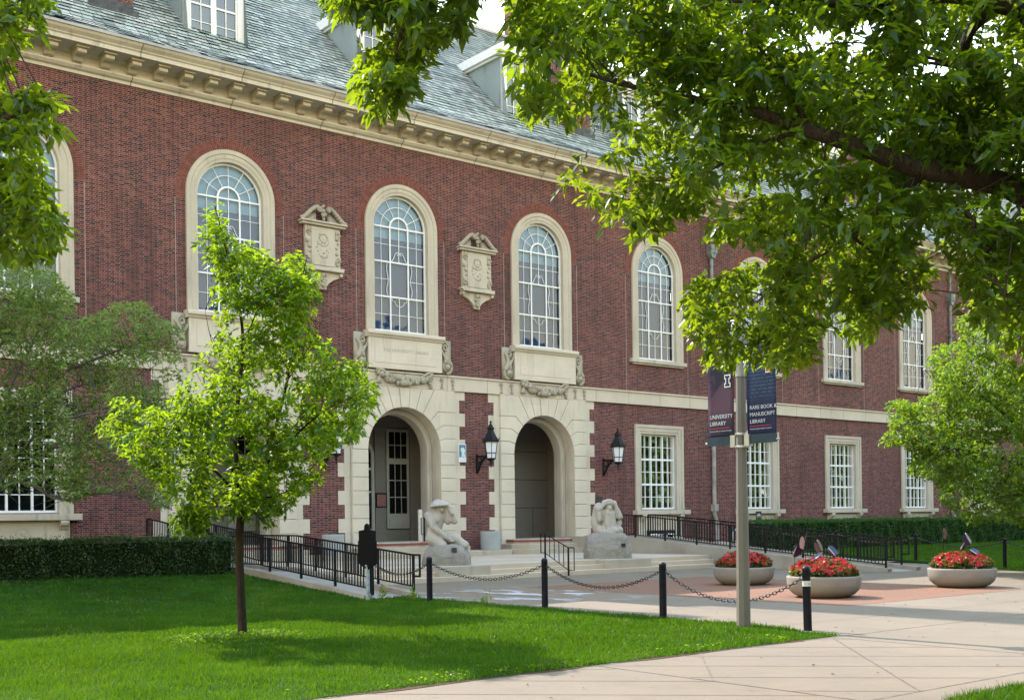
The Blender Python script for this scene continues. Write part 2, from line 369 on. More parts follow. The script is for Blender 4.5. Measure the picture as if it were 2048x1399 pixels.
for i in range(-3, 8):                                       # diagonal scoring of the crossing
    x0 = -15.4 + i*1.48
    for s in (1, -1):
        pts = []
        for t in np.linspace(0, 3.93, 60):
            X = (x0 + t) if s > 0 else (-10.5 - (x0+15.4) - t)
            if -15.4 <= X <= -10.5: pts.append((X, -27.52 - t))
        if len(pts) > 2 and (s > 0 or i % 2 == 0): joint(*pts[0], *pts[-1], .010, .0052 if s > 0 else .0060)
for i in range(-4, 5):
    x0 = -20.3 + i*1.48
    pts = [(x0+t, -27.52-t) for t in np.linspace(0, 3.93, 60) if -20.3 <= x0+t <= -15.4]
    if len(pts) > 2: joint(*pts[0], *pts[-1], .010, .0052)
for x in np.arange(-9.0, 12, 2.4): joint(x, -27.52, x, -24.05, .006, .0035)
for y in (-25.8,): joint(-9.8, y, 12, y, .006, .0042)
for x in np.arange(-9, 9, 2.4): joint(x, -13.5, x, -9.7, .006, .0036)
joint(-9.8, -11.6, 10, -11.6, .006, .0043); joint(2.3, -16.4, 10, -16.4, .006, .0043); joint(2.3, -20.3, 10, -20.3, .006, .0043)
for y in (-15.2, -18.6, -21.9): joint(-9.8, y, -5.2, y, .006, .0043)
joint(-7.4, -24, -7.4, -13.5, .006, .0036)
struct(b.build('pavement_joints', groove_m))

def hL(x, y):
    t = np.clip((y+14.5)/6.5, 0, 1.15); return .010 + .40*t*(1+.035*np.clip(-10.8-x, 0, 12))
def hR(x, y): return .012 + .36*np.clip((y+16)/11, 0, 1.1)
def h0(x, y): return .010 + 0*x
def lawn_sheet(name, poly_x, ys, hf, edge=.03):
    rows = []
    for y in ys:
        x0, x1 = poly_x(y); xs = np.linspace(x0, x1, 40)
        rows.append([(x, y, float(hf(x, y))) for x in xs])
    m = MB(); m.grid(rows)
    for r in (rows[0], rows[-1]): m.grid([r, [(p[0], p[1], -.02) for p in r]])
    for j in (0, -1): m.grid([[r[j] for r in rows], [(r[j][0], r[j][1], -.02) for r in rows]])
    return struct(m.build(name, turf))
LX = lambda y: (-48, -9.82 - .06*sin(y*2.3) - .05*sin(y*5.1) - .55*max(0, (-25.4-y)/2.1)**1.5 if y < -14.7 else -10.82)
ysL = np.concatenate([np.linspace(-27.45, -14.71, 60), np.linspace(-14.69, -.2, 30)])
lawn_sheet('lawn', LX, ysL, hL)
RX = lambda y: (10.6 + (y+19.6)/6.1*3.8 if y < -13.5 else 14.4 + (y+13.5)*.1, 60)
lawn_sheet('lawn', RX, np.linspace(-21.5, -1, 40), hR)
FX = lambda y: (-14.85, 30)
lawn_sheet('lawn', FX, np.linspace(-44, -32.0, 12), h0)

def vnoise(x, y, s, seed):
    g = np.random.default_rng(seed).random((64, 64)); u = x/s+200; v = y/s+200; i = np.floor(u).astype(int); j = np.floor(v).astype(int); a = u-i; b = v-j; a = a*a*(3-2*a); b = b*b*(3-2*b)
    G = lambda p, q: g[p % 64, q % 64]
    return (G(i,j)*(1-a)+G(i+1,j)*a)*(1-b)+(G(i,j+1)*(1-a)+G(i+1,j+1)*a)*b
# grass blades: dense enough to read as turf at the size they have in the picture
def visible(x, y, margin=5.5):
    d = np.stack([x-EYE[0], y-EYE[1]], 1); z = d@FW[:2]; r = d@RT[:2]
    return (z > 8.5) & (np.abs(r) < .44*z+margin) & ((np.abs(r) < .44*z+1.2) | (rng.random(len(x)) < .45)), z
def blades(name, x, y, hf, z, hgt, label):
    n = len(x); zz = hf(x, y); az = rng.uniform(0, 2*pi, n); h = hgt*rng.uniform(.45, 1.3, n)*(.6+.8*vnoise(x, y, .35, 90)); wd = np.clip(z*.00042, .004, .014)*rng.uniform(.7, 1.3, n)
    lean = rng.normal(0, .45, (n, 2))*h[:, None]
    B = np.stack([x, y, zz-.004], 1); S = np.stack([np.cos(az), np.sin(az), 0*az], 1)*wd[:, None]
    T = B + np.concatenate([lean, h[:, None]], 1)
    V = np.stack([B-S, B+S, T], 1).reshape(-1, 3); F = np.arange(3*n).reshape(-1, 3)
    pn = vnoise(x, y, .45, 91)*.55+vnoise(x, y, 2.1, 92)*.45; p2 = vnoise(x, y, .9, 93)
    r = np.clip(.42*rng.random(n)+1.0*(pn-.5)+.28, 0, .93); dry = rng.random(n) < .015+.10*(p2 > .80); r[dry] = rng.uniform(.95, 1, dry.sum())
    o = np_mesh(name, V, F, grass_m, None, np.repeat(r, 3)); tag(o, label, 'grass', None, 'stuff'); return o
N = 1050000
x = rng.uniform(-34, -9.7, N); y = rng.uniform(-27.5, -7.9, N)
lim = np.array([-9.84]*N) - .06*np.sin(y*2.3) - .05*np.sin(y*5.1) - .55*np.maximum(0, (-25.4-y)/2.1)**1.5 + rng.normal(0, .035, N); lim[y > -14.7] = -10.85
v, z = visible(x, y); keep = v & (x < lim+.05) & (y > -27.49+rng.normal(0, .035, N)) & (rng.random(N) < np.clip((15.5/np.maximum(z, 1))**1.6, .25, 1))
blades('grass', x[keep], y[keep], hL, z[keep], .062, 'mown grass of the big front lawn left of the plaza')
N = 160000
x = rng.uniform(10.5, 42, N); y = rng.uniform(-21.3, -5, N); v, z = visible(x, y)
keep = v & (x > np.where(y < -13.5, 10.6+(y+19.6)/6.1*3.8, 14.4+(y+13.5)*.1))
blades('grass', x[keep], y[keep], hR, z[keep], .07, 'mown grass strip in front of the right hedge')
N = 90000
x = rng.uniform(-14.9, -9, N); y = rng.uniform(-36, -31.96+.0, N); v, z = visible(x, y); keep = v & (x > -14.88+rng.normal(0, .04, N))
blades('grass', x[keep], y[keep], h0, z[keep], .065, 'corner of grass at the bottom right of the footpath')

# ------------------------------------------------------------------ the library
LIB = thing('library_building', 'long red brick library with limestone trim, arched windows and green slate roof', 'building')
BAY = 7.2; XL, XR = -32.4, 75.6; UPB = list(range(-4, 11)); DOORS = (-1, 0, 1)
SPR, WB = 13.36, 9.24; DSP, DB, DH = 4.62, 1.05, 1.69
def arc(c, r, zs, a0=180, a1=0, n=24): return [(c+r*cos(rad(a0+(a1-a0)*i/n)), zs+r*sin(rad(a0+(a1-a0)*i/n))) for i in range(n+1)]
def arch_path(c, r, zb, zs, n=24): return [(c-r, zb)] + arc(c, r, zs, n=n) + [(c+r, zb)]
wl = MB()
def hole_arch(c, hw, zb, zs, z0, z1, depth):
    x0, x1 = c-BAY/2, c+BAY/2
    wl.face([(x0,0,z0),(c-hw,0,z0),(c-hw,0,z1),(x0,0,z1)]); wl.face([(c+hw,0,z0),(x1,0,z0),(x1,0,z1),(c+hw,0,z1)])
    if zb > z0: wl.face([(c-hw,0,z0),(c+hw,0,z0),(c+hw,0,zb),(c-hw,0,zb)])
    A = arc(c, hw, zs)
    for p, q in zip(A, A[1:]): wl.face([(p[0],0,p[1]),(q[0],0,q[1]),(q[0],0,z1),(p[0],0,z1)])
    P = arch_path(c, hw, zb, zs)
    for p, q in zip(P, P[1:]): wl.face([(p[0],0,p[1]),(p[0],depth,p[1]),(q[0],depth,q[1]),(q[0],0,q[1])])
def hole_rect(c, hw, zb, zt, z0, z1, depth):
    x0, x1 = c+.05-BAY/2, c+.05+BAY/2
    for a in ([x0,c-hw,z0,z1],[c+hw,x1,z0,z1],[c-hw,c+hw,z0,zb],[c-hw,c+hw,zt,z1]):
        wl.face([(a[0],0,a[2]),(a[1],0,a[2]),(a[1],0,a[3]),(a[0],0,a[3])])
    P = [(c-hw,zb),(c-hw,zt),(c+hw,zt),(c+hw,zb),(c-hw,zb)]
    for p, q in zip(P, P[1:]): wl.face([(p[0],0,p[1]),(p[0],depth,p[1]),(q[0],depth,q[1]),(q[0],0,q[1])])
for n in UPB:
    c = n*BAY; hole_arch(c, 1.60, WB, SPR, 7.4, 16.6, .4)
    if n in DOORS: hole_arch(c, DH+.3, DB-.35, DSP, -.3, 7.4, .2)
    else: hole_rect(c-.05, 1.5, 2.24, 6.1, -.3, 7.4, .4)
x0, x1 = UPB[0]*BAY-BAY/2, UPB[-1]*BAY+BAY/2
wl.face([(x0,0,-.3),(x0,18,-.3),(x0,18,17),(x0,0,17)]); wl.face([(x1,0,-.3),(x1,18,-.3),(x1,18,17),(x1,0,17)]); wl.face([(x0,18,-.3),(x1,18,-.3),(x1,18,17),(x0,18,17)])
wl.build('wall', brick, LIB)

# belt course, plinth
def extr(name, prof, m, xa, xb, bevel=0):                 # profile in y,z along x
    q = MB(); q.grid([[(xa,y,z) for y,z in prof], [(xb,y,z) for y,z in prof]]); q.face([(xa,y,z) for y,z in prof]); q.face([(xb,y,z) for y,z in prof]); return q.build(name, m, LIB, bevel=bevel)
belt_m = mat_stone('belt_limestone', (.56,.49,.39), .35, .7, (.2,.17,.13), .15, joints=2.05)
extr('belt_course', [(.1,7.10),(-.10,7.10),(-.10,7.62),(-.16,7.64),(-.16,7.70),(.1,7.75)], belt_m, x0, x1)
extr('wall_base', [(.05,-.3),(-.06,-.3),(-.06,.62),(-.02,.66),(.05,.66)], mat_stone('base_limestone', (.40,.36,.29), .4, .8, (.15,.12,.09), .3, joints=1.9), 11.0, x1)

# cornice
corn_m = mat_stone('cornice_limestone', (.60,.555,.47), .7, .9, (.10,.088,.072), .25, joints=3.6)
extr('cornice', [(.1,16.53),(-.05,16.53),(-.07,16.62),(-.16,16.66),(-.24,16.74),(-.24,16.79),(-.14,16.82),(-.13,17.10),(-.22,17.14),(-.30,17.20),(-.98,17.20),(-.98,17.33),(-1.03,17.36),(-1.05,17.40),(-1.16,17.48),(-1.22,17.56),(.1,17.60)], corn_m, x0, x1)
extr('gutter', [(-.3,17.58),(-1.26,17.565),(-1.28,17.64),(-1.20,17.68),(-.3,17.9)], lead_m, x0, x1)
bm_ = MB()
prof = [(-.12,17.14),(-.70,17.14),(-.74,17.08),(-.72,17.01),(-.62,16.97),(-.50,16.98),(-.40,16.95),(-.30,16.86),(-.20,16.83),(-.12,16.83)]
bm_.grid([[(-.15,y,z) for y,z in prof],[(.15,y,z) for y,z in prof]]); bm_.face([(-.15,y,z) for y,z in prof]); bm_.face([(.15,y,z) for y,z in prof])
bm_.box(-.21,.21,-.82,-.12,17.135,17.19)
brk = bm_.build('bracket', mat_stone('bracket_limestone', (.55,.495,.39), .5, .8, (.12,.10,.075), .2), LIB, bevel=.012); brk.location = (-18.9, 0, 0)
for i in range(1, 74):
    c = brk.copy(); COL.objects.link(c); c.location = (-18.9+i*.9, 0, 0)

# roof of individual slates
def roof_line(s):          # distance up the slope -> y,z : bell-cast eave, then a 44 degree slope
    if s < 1.2: t = s/1.2; return (-1.2+.98*t, 17.67+.53*t+.06*t*t)
    t = s-1.2; return (-.22+.719*t, 18.26+.695*t)
RL = (8.5+.22)/.719+1.2; ex = .27; V = []; F = []; RN = []
ncs = int(RL/ex)
for i in range(ncs+1):
    s0 = i*ex; ya, za = roof_line(s0); yb, zb = roof_line(min(s0+ex*1.25, RL)); X = -20 + rng.uniform(0, .3)
    nl = np.array([0, -.695, .719])
    while X < 62:
        wd = rng.uniform(.26, .46); a0 = rng.normal(0, .010); lift = (.038 if i > 5 else .024)+abs(rng.normal(0, .010))
        ya2, za2 = ya + a0*.7, za + a0*.7
        p = [(X+.014, ya2-.695*lift, za2+.719*lift), (X+wd-.014, ya2-.695*(lift+rng.normal(0,.002)), za2+.719*lift), (X+wd-.006, yb, zb+.002), (X+.006, yb, zb+.002), (X+.014, ya2+.01, za2-.02), (X+wd-.014, ya2+.01, za2-.02)]
        k = len(V); V += p; F += [(k,k+1,k+2,k+3)]; RN += [rng.random()]*6; X += wd
np_mesh('roof', np.array(V), np.array(F), slate, LIB, np.array(RN))
ub = MB(); rows = [[(x0,*roof_line(s)) for s in np.linspace(0, RL, 12)]]; rows.append([(x1, *p[1:]) for p in rows[0]])
rows = [[(p[0],p[1],p[2]-.03) for p in r] for r in rows]; ub.grid(rows); yr, zr = roof_line(RL)
ub.face([(x0,yr,zr-.03),(x1,yr,zr-.03),(x1,18.2,17.6),(x0,18.2,17.6)]); ub.face([(x0,-1.2,17.6),(x0,yr,zr-.03),(x0,18.2,17.6)]); ub.face([(x1,-1.2,17.6),(x1,yr,zr-.03),(x1,18.2,17.6)])
ub.build('roof_deck', cheek_m2, LIB)
rc = MB(); rc.box(-20, 62, yr-.16, yr+.16, zr-.04, zr+.10); rc.build('ridge_cap', lead_m, LIB, bevel=.03)

# chimneys: brick stacks rising through the roof
def chimney(cx, w_, y0, y1, zt, flash=True):
    q = MB(); zb = 17.0; q.box(cx-w_, cx+w_, y0, y1, zb, zt); o = q.build('chimney', brick, LIB)
    q = MB(); q.box(cx-w_-.09, cx+w_+.09, y0-.09, y1+.09, zt, zt+.28); q.build('chimney_cap', stone_weather, o)
    if flash:
        q = MB(); yy = y0-.02; zf = 18.26+(y0+.22)/.719*.695
        q.box(cx-w_-.015, cx+w_+.015, y0-.03, y0-.004, zf-.1, zf+.32); q.box(cx-w_-.12, cx+w_+.12, y0-.22, y0-.02, zf-.28, zf+.04)
        q.build('flashing', cheek_m2, o)
for cx in (-11.0, 10.35, 32): chimney(cx, .72, .95, 2.2, 24.3)
chimney(14.6, 1.7, 7.4, 9.4, 30.5, False); chimney(-7.4, 1.0, 7.6, 9.2, 36.0, False)  # second stack is unseen, made this tall to cast the plaza's shadow stripe

# dormers
def dormer():
    hw = 1.15; yf = 1.0; zb, zt = 19.05, 21.95
    def ry(z): return -.22+(z-18.26)/.695*.719
    fr = MB()
    for s in (-1, 1): fr.box(*(sorted((s*hw, s*(hw-.24)))), yf-.05, yf+.10, zb, zt)
    fr.box(-hw+.24, hw-.24, yf-.05, yf+.10, zb, zb+.13); fr.box(-hw+.24, hw-.24, yf-.05, yf+.10, zt-.18, zt)
    fr.box(-hw-.04, hw+.04, yf-.12, yf+.05, zb-.09, zb-.002)
    d = fr.build('dormer', white_p, LIB, bevel=.01)
    for s in (-1, 1):
        q = MB(); q.face([(s*hw,yf,zb-.1),(s*hw,yf,zt),(s*hw,ry(zt)+.2,zt),(s*hw,ry(zb-.1)+.1,zb-.1)]); q.build('dormer_cheek', cheek_m, d)
    sa = MB(); y_ = yf+.02; a, c_ = hw-.24, .05
    sa.box(-c_, c_, y_, y_+.07, zb+.13, zt-.18)
    for s in (-1, 1):
        e = sorted((s*c_, s*a)); sa.box(e[0], e[1], y_+.012, y_+.06, zb+1.36, zb+1.43)
        for k in (e[0], e[1]-.055): sa.box(k, k+.055, y_+.008, y_+.064, zb+.13, zt-.18)
        sa.box(e[0]+.055, e[1]-.055, y_+.01, y_+.062, zb+.13, zb+.19)
        m_ = (e[0]+e[1])/2; sa.box(m_-.016, m_+.016, y_+.02, y_+.05, zb+.19, zt-.18)
        for z_ in (zb+.77, zb+1.98): sa.box(e[0]+.055, e[1]-.055, y_+.022, y_+.048, z_-.014, z_+.014)
    sa.build('sash', white_p, d)
    g = MB(); g.face([(-a,yf+.075,zb+.13),(a,yf+.075,zb+.13),(a,yf+.075,zt-.18),(-a,yf+.075,zt-.18)]); g.build('pane', mat_glass('dormer_glass', (.5,.56,.6), .10), d)
    g = MB(); g.face([(-a,yf+.22,zb+.1),(a,yf+.22,zb+.1),(a,yf+.22,zt),(-a,yf+.22,zt)]); g.build('window_shade', mat_plain('dormer_shade', (.11,.14,.16), .8), d)
    r = MB(); n = 10; ov = .22
    top = [(-hw-ov+(2*hw+2*ov)*i/n, zt+.40+.26*(1-(2*i/n-1)**2)) for i in range(n+1)]
    yb_ = ry(zt+.5)+.3
    r.grid([[(p[0], yf-.32, p[1]) for p in top], [(p[0], yb_+.3, p[1]) for p in top]])
    lo = [(hw+ov, zt+.02), (-hw-ov, zt+.02)]
    r.face([(p[0], yf-.32, p[1]) for p in top] + [(p[0], yf-.32, p[1]) for p in lo])
    r.face([(lo[0][0],yf-.32,lo[0][1]),(lo[0][0],yb_,lo[0][1]),(lo[1][0],yb_,lo[1][1]),(lo[1][0],yf-.32,lo[1][1])])
    for s in (-1, 1):
        X = s*(hw+ov); r.face([(X,yf-.32,zt+.02),(X,yf-.32,zt+.40),(X,yb_+.3,zt+.40),(X,yb_,zt+.02)])
        e = sorted((s*(hw+.003), s*(hw+.11))); r.box(e[0], e[1], yf-.2, yb_-.35, zt-.09, zt+.015)
    r.box(-hw-.11, hw+.11, yf-.21, yf-.053, zt-.09, zt+.015)
    r.build('dormer_roof', trim_p, d)
    return d
d0 = dormer(); d0.location = (-2*BAY, 0, 0)
for n in range(-1, 7): dup(d0, LIB, (n*BAY-.08, 0, 0))

# arched upper windows
SP = [(0,.22),(.02,-.02),(.10,-.03),(.16,-.055),(.27,-.055),(.30,-.085),(.44,-.085),(.45,0.02)]
def bar(q, xa, za, xb, zb, w_, y0, y1):
    d = np.array([xb-xa, zb-za]); L = np.linalg.norm(d); n = np.array([-d[1], d[0]])/L*w_/2
    q.prism([(xa-n[0],za-n[1]),(xb-n[0],zb-n[1]),(xb+n[0],zb+n[1]),(xa+n[0],za+n[1])], y0, y1)
def ring(q, r, zs, w_, y0, y1, a0=180, a1=0, n=24):
    P = arc(0, r, zs, a0, a1, n); q.sweep(P, [(-w_/2,y1),(-w_/2,y0),(w_/2,y0),(w_/2,y1)])
def arched_window():
    G = 1.24; q = MB(); y0, y1 = .15, .23; zb = WB+.02
    P = arch_path(0, G, zb, SPR); q.sweep(P, [(-.06,y1),(-.06,y0),(.01,y0),(.01,y1)])
    q.box(-G, G, y0-.002, y1, zb, zb+.08)
    for z_ in (SPR, SPR-1.36, SPR-2.72): q.box(-G+.06, G-.06, y0+.006, y1, z_-.030, z_+.030)
    for x_ in (-.42, .42): q.box(x_-.028, x_+.028, y0+.003, y1, zb+.08, SPR)
    ring(q, .42, SPR, .066, y0+.003, y1); ring(q, .83, SPR, .022, y0+.02, y1-.01)
    for k in range(1, 6): a = rad(30*k); bar(q, .45*cos(a), SPR+.45*sin(a), 1.19*cos(a), SPR+1.19*sin(a), .022, y0+.018, y1-.012)
    bar(q, 0, SPR+.03, 0, SPR+.42, .022, y0+.018, y1-.012)
    for i, (za, zt) in enumerate(((SPR-1.36,SPR),(SPR-2.72,SPR-1.36),(zb,SPR-2.72))):
        for x_ in (-.83, .83): q.box(x_-.009, x_+.009, y0+.022, y1-.01, za, zt)
        zm = (za+zt)/2
        for xa, xb in ((-G+.06,-.45),(.45,G-.06)): q.box(xa, xb, y0+.024, y1-.011, zm-.009, zm+.009)
        if i != 1: q.box(-.012, .012, y0+.022, y1-.01, za, zt); q.box(-.39, .39, y0+.024, y1-.011, zm-.009, zm+.009)
    o = q.build('arched_window', white_p, LIB)
    t = MB(); ty = y0+.01; T = lambda pts, r=.013: t.tube([(p[0], ty, p[1]) for p in pts], r, 5)   # drawn glazing lines: broken pediment, wavy sides, apron
    za = SPR-1.36
    for s in (-1, 1):
        T([(s*(.38-.30*u), za+.04+.36*(u**.8) - .06*sin(u*pi*2)) for u in np.linspace(0, 1, 10)]); T([(s*(.08+.05*cos(a)), za+.36+.05*sin(a)) for a in np.linspace(1.5, 5.5, 9)])
        T([(s*(.56+.035*sin(u*6.28*1.5)), za-.05-1.25*u) for u in np.linspace(0, 1, 20)])
    zz = SPR-2.72
    T([(-.34,zz-.05),(-.34,zz-.16),(-.22,zz-.16)] + [(.22*cos(a), zz-.16-.20*sin(a)) for a in np.linspace(pi, 0, 13)][0:] + [(.34,zz-.16),(.34,zz-.05)], .011)
    t.build('ornamental_glazing', white_p, o)
    g = MB(); A = arch_path(0, G-.02, zb, SPR); g.face([(p[0], .20, p[1]) for p in A]); g.build('pane', glass, o)
    bl = MB(); rows = []
    A = arc(0, G+.05, SPR, n=40); bl.face([(p[0], .33, p[1]) for p in A] + [(G+.05,.33,SPR-.42),(-G-.05,.33,SPR-.42)]); bl.build('pleated_blind', blind_m, o)
    sh = MB(); sh.face([(-G-.05,.36,zb-.1),(G+.05,.36,zb-.1),(G+.05,.36,SPR+.1),(-G-.05,.36,SPR+.1)]); sh.build('window_shade', shade_m, o)
    su = MB(); su.sweep(arch_path(0, G, WB-.01, SPR, 40), SP); su.build('window_surround', stone, o)
    ba = MB(); ba.sweep([(-1.685,SPR-.9)]+arc(0, 1.685, SPR, n=48)+[(1.685,SPR-.9)][0:1] if False else arc(0, 1.685, SPR, 188, -8, n=52), [(0,.01),(0,-.004),(.36,-.004),(.36,.01)], uvlen=True); ba.build('brick_arch', brick_arch, o)
    for s in (-1, 1): jt = MB(); jt.box(s*2.06-.006, s*2.06+.006, -.002, .003, 7.76, SPR-.3); jt.build('wall_joint', stone, o)
    return o
w0 = arched_window(); w0.location = (0,0,0); wins = {0: w0}
for n in UPB:
    if n != 0: wins[n] = dup(w0, LIB, (n*BAY - (.05 if n > 1 else 0), 0, 0))
# plain sills where there is no carved panel
q = MB(); q.box(-1.86, 1.80, -.20, .30, 9.05, WB-.012); q.box(-1.72, 1.68, -.12, 0, 8.97, 9.047); sill0 = q.build('window_sill', stone, LIB, bevel=.015)
sill0.location = (-2*BAY, 0, 0)
for n in UPB:
    if n not in DOORS and n != -2: dup(sill0, LIB, (n*BAY-.05, 0, 0))
q = MB(); q.box(-.75, .75, -.03, .0, 7.98, 8.05); q.box(-.95, .95, -.022, 0, 7.92, 7.977); pn0 = q.build('brick_panel', brick, LIB); pn0.location = (2*BAY, 0, 0)
for n in range(3, 9): dup(pn0, LIB, (n*BAY, 0, 0))

# tall ground-floor windows
def tall_window():
    G, zb, zt = 1.17, 2.26, 5.76; y0, y1 = .14, .24; q = MB()
    q.box(-G, -G+.06, y0, y1, zb, zt); q.box(G-.06, G, y0, y1, zb, zt); q.box(-G+.06, G-.06, y0, y1, zb, zb+.08); q.box(-G+.06, G-.06, y0, y1, zt-.06, zt)
    for x_ in (-.39, .39): q.box(x_-.035, x_+.035, y0+.004, y1, zb+.08, zt-.06)
    H = (zt-zb)/3
    for i in (1, 2): q.box(-G+.06, G-.06, y0+.008, y1, zb+H*i-.045, zb+H*i+.045)
    for x_ in (-.77, 0, .77): q.box(x_-.014, x_+.014, y0+.02, y1-.01, zb+.08, zt-.06)
    for i in range(3): z_ = zb+H*(i+.5); q.box(-G+.06, G-.06, y0+.024, y1-.012, z_-.014, z_+.014)
    o = q.build('tall_window', white_p, LIB)
    g = MB(); g.face([(-G+.02,.20,zb),(G-.02,.20,zb),(G-.02,.20,zt),(-G+.02,.20,zt)]); g.build('pane', glass_dark, o)
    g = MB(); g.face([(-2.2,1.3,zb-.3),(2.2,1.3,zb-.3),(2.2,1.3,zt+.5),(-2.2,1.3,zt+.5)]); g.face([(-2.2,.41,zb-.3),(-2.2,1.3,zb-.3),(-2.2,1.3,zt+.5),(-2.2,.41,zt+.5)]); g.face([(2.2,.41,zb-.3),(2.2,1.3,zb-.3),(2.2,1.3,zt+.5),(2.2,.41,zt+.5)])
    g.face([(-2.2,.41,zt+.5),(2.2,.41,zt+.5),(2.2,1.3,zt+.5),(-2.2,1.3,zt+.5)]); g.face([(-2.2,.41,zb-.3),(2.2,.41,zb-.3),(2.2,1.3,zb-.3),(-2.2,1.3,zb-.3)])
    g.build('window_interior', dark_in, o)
    s = MB(); s.sweep([(-G,zb-.03),(-G,zt),(G,zt),(G,zb-.03)], [(0,.26),(.015,-.02),(.12,-.03),(.14,-.05),(.29,-.05),(.31,-.085),(.44,-.085),(.45,.02)]); s.build('window_surround', stone, o)
    s = MB(); s.box(-1.78, 1.82, -.30, .25, 2.02, 2.225); si = s.build('window_sill', stone, o, bevel=.012)
    a = MB(); a.box(-1.48, 1.48, -.09, .0, -.25, 2.015); a.build('apron', stone, o)
    for sx in (-1, 1):
        c = MB(); pr = [(-.095,2.012),(-.29,2.012),(-.31,1.95),(-.29,1.86),(-.22,1.84),(-.18,1.80),(-.13,1.72),(-.095,1.70)]
        c.grid([[(sx*1.27-.13,y,z) for y,z in pr],[(sx*1.27+.13,y,z) for y,z in pr]]); c.face([(sx*1.27-.13,y,z) for y,z in pr]); c.face([(sx*1.27+.13,y,z) for y,z in pr]); c.build('corbel', stone, o, bevel=.01)
    m = MB(); m.tube([(.18*cos(t), -.093, 1.62+.16*sin(t)) for t in np.linspace(0, 2*pi, 17)], .016, 5, False); m.ball((0,-.09,1.62), .07, 8, 6, (1,.4,1)); m.build('medallion', stone, o)
    return o
t0 = tall_window(); t0.location = (-2*BAY-.05, 0, 0)
for n in UPB:
    if n not in DOORS and n != -2: dup(t0, LIB, (n*BAY-.05, 0, 0))
bw = MB(); bw.box(14.0-.62, 14.0+1.25, -.16, -.095, .2, 1.28); o = bw.build('basement_window', black_p, LIB)
bw = MB()
for i in range(3): bw.box(13.52+i*.56, 13.52+i*.56+.46, -.175, -.162, .3, 1.12)
bw.build('sash', white_p, o)
bw = MB()
for i in range(3):
    for j in range(2): bw.box(13.56+i*.56+j*.20, 13.56+i*.56+j*.20+.17, -.182, -.177, .36, 1.06)
bw.build('pane', mat_glass('basement_glass', (.1,.12,.12), .1), o)

# rusticated entrance arches
def inset(poly, d):
    P = np.array(poly, float); n = len(P); out = []
    for i in range(n):
        a = P[i]-P[i-1]; c = P[(i+1) % n]-P[i]
        a /= np.linalg.norm(a)+1e-9; c /= np.linalg.norm(c)+1e-9
        na = np.array([-a[1], a[0]]); nc = np.array([-c[1], c[0]]); m = na+nc; m /= max(np.linalg.norm(m), 1e-6)
        out.append(P[i]+m*d/max(.35, np.dot(m, na)))
    return [tuple(p) for p in out]
def entrance():
    q = MB(); W = 2.43; T = 7.095; dz = .53; blocks = []
    k = 0; z_ = DSP
    while z_ > DB+.02:
        za = max(DB-.4 if z_-dz < DB+.25 else z_-dz, DB-.4)
        blocks.append([(DH,za),(W,za),(W,z_),(DH,z_)]); z_ = za
        if za <= DB-.39: break
    def ap(a): return (DH*cos(rad(a)), DSP+DH*sin(rad(a)))
    def arcp(a, c, n=5): return [ap(a+(c-a)*i/n) for i in range(n+1)]
    def out(a, z): r = z/sin(rad(a)); return (r*cos(rad(a)), DSP+z)
    for i in range(4):
        a, c = 15*i, 15*(i+1); A = arcp(a, c); z0_, z1_ = dz*i, dz*(i+1)
        if i < 3:
            lo = [(W, DSP)] if i == 0 else [out(a, z0_), (W, DSP+z0_)]
            blocks.append(lo + [(W, DSP+z1_), out(c, z1_)] + A[::-1])
        else:
            blocks.append([out(a, z0_), (W, DSP+z0_), (W, T), ((T-DSP)/math.tan(rad(c)), T)] + A[::-1])
    for a, c in ((60,72),(72,84)):
        blocks.append([((T-DSP)/math.tan(rad(a)), T), ((T-DSP)/math.tan(rad(c)), T)] + arcp(a, c)[::-1])
    def ccw(p): 
        s = sum(p[i][0]*p[(i+1) % len(p)][1]-p[(i+1) % len(p)][0]*p[i][1] for i in range(len(p))); return p if s > 0 else p[::-1]
    for bl in blocks:
        for s in (1, -1): q.prism(inset(ccw([(s*p[0], p[1]) for p in bl]), .011), -.125, .02)
    o = q.build('entrance_arch', stone_cut, LIB, bevel=.012)
    kq = MB(); kb = [ap(96), ap(90), ap(84), ((T-DSP)/math.tan(rad(84)), T), (-(T-DSP)/math.tan(rad(84)), T)]
    kq.prism(inset(ccw(kb), .010), -.14, .02); kq.build('keystone', stone_cut, o, bevel=.012)
    bk = MB(); bk.sweep([(-DH,DB-.4)]+arc(0, DH, DSP, n=30)+[(DH,DB-.4)], [(0,.5),(.02,-.085),(.76,-.085)]); 
    A = arc(0, DH+.7, DSP, n=24)
    for p, r in zip(A, A[1:]): bk.face([(p[0],-.0845,p[1]),(r[0],-.0845,r[1]),(r[0],-.0845,T),(p[0],-.0845,T)])
    bk.build('arch_backing', stone_cut, o)
    zs = [T]+[DSP+dz*i for i in (4,3,2,1,0,-1,-2,-3,-4,-5,-6)]+[DB-.4]
    for s in (1, -1):
        tq = MB()
        for i, (zt, zb) in enumerate(zip(zs, zs[1:])):
            if zt-zb < .05: continue
            e = 2.99 if i % 2 == 0 else 2.71
            a = sorted((s*2.40, s*e)); tq.box(a[0], a[1], -.022-.001*(i % 3), .03, zb+.0015, zt-.0015)
        tq.build('quoin', stone_cut, o)
    r = MB(); P = [(-DH,DB-.4)]+arc(0, DH, DSP, n=36)+[(DH,DB-.4)]
    r.sweep(P, [(.02,.50),(0,.50),(-.05,.50),(-.06,.44),(-.13,.44),(-.15,.49),(-.20,.52),(-.22,.60),(-.22,1.0)]); r.build('inner_arch_moulding', stone_grey if False else stone, o)
    return o
e0 = entrance(); 
for n in (-1, 1): dup(e0, LIB, (n*BAY, 0, 0))
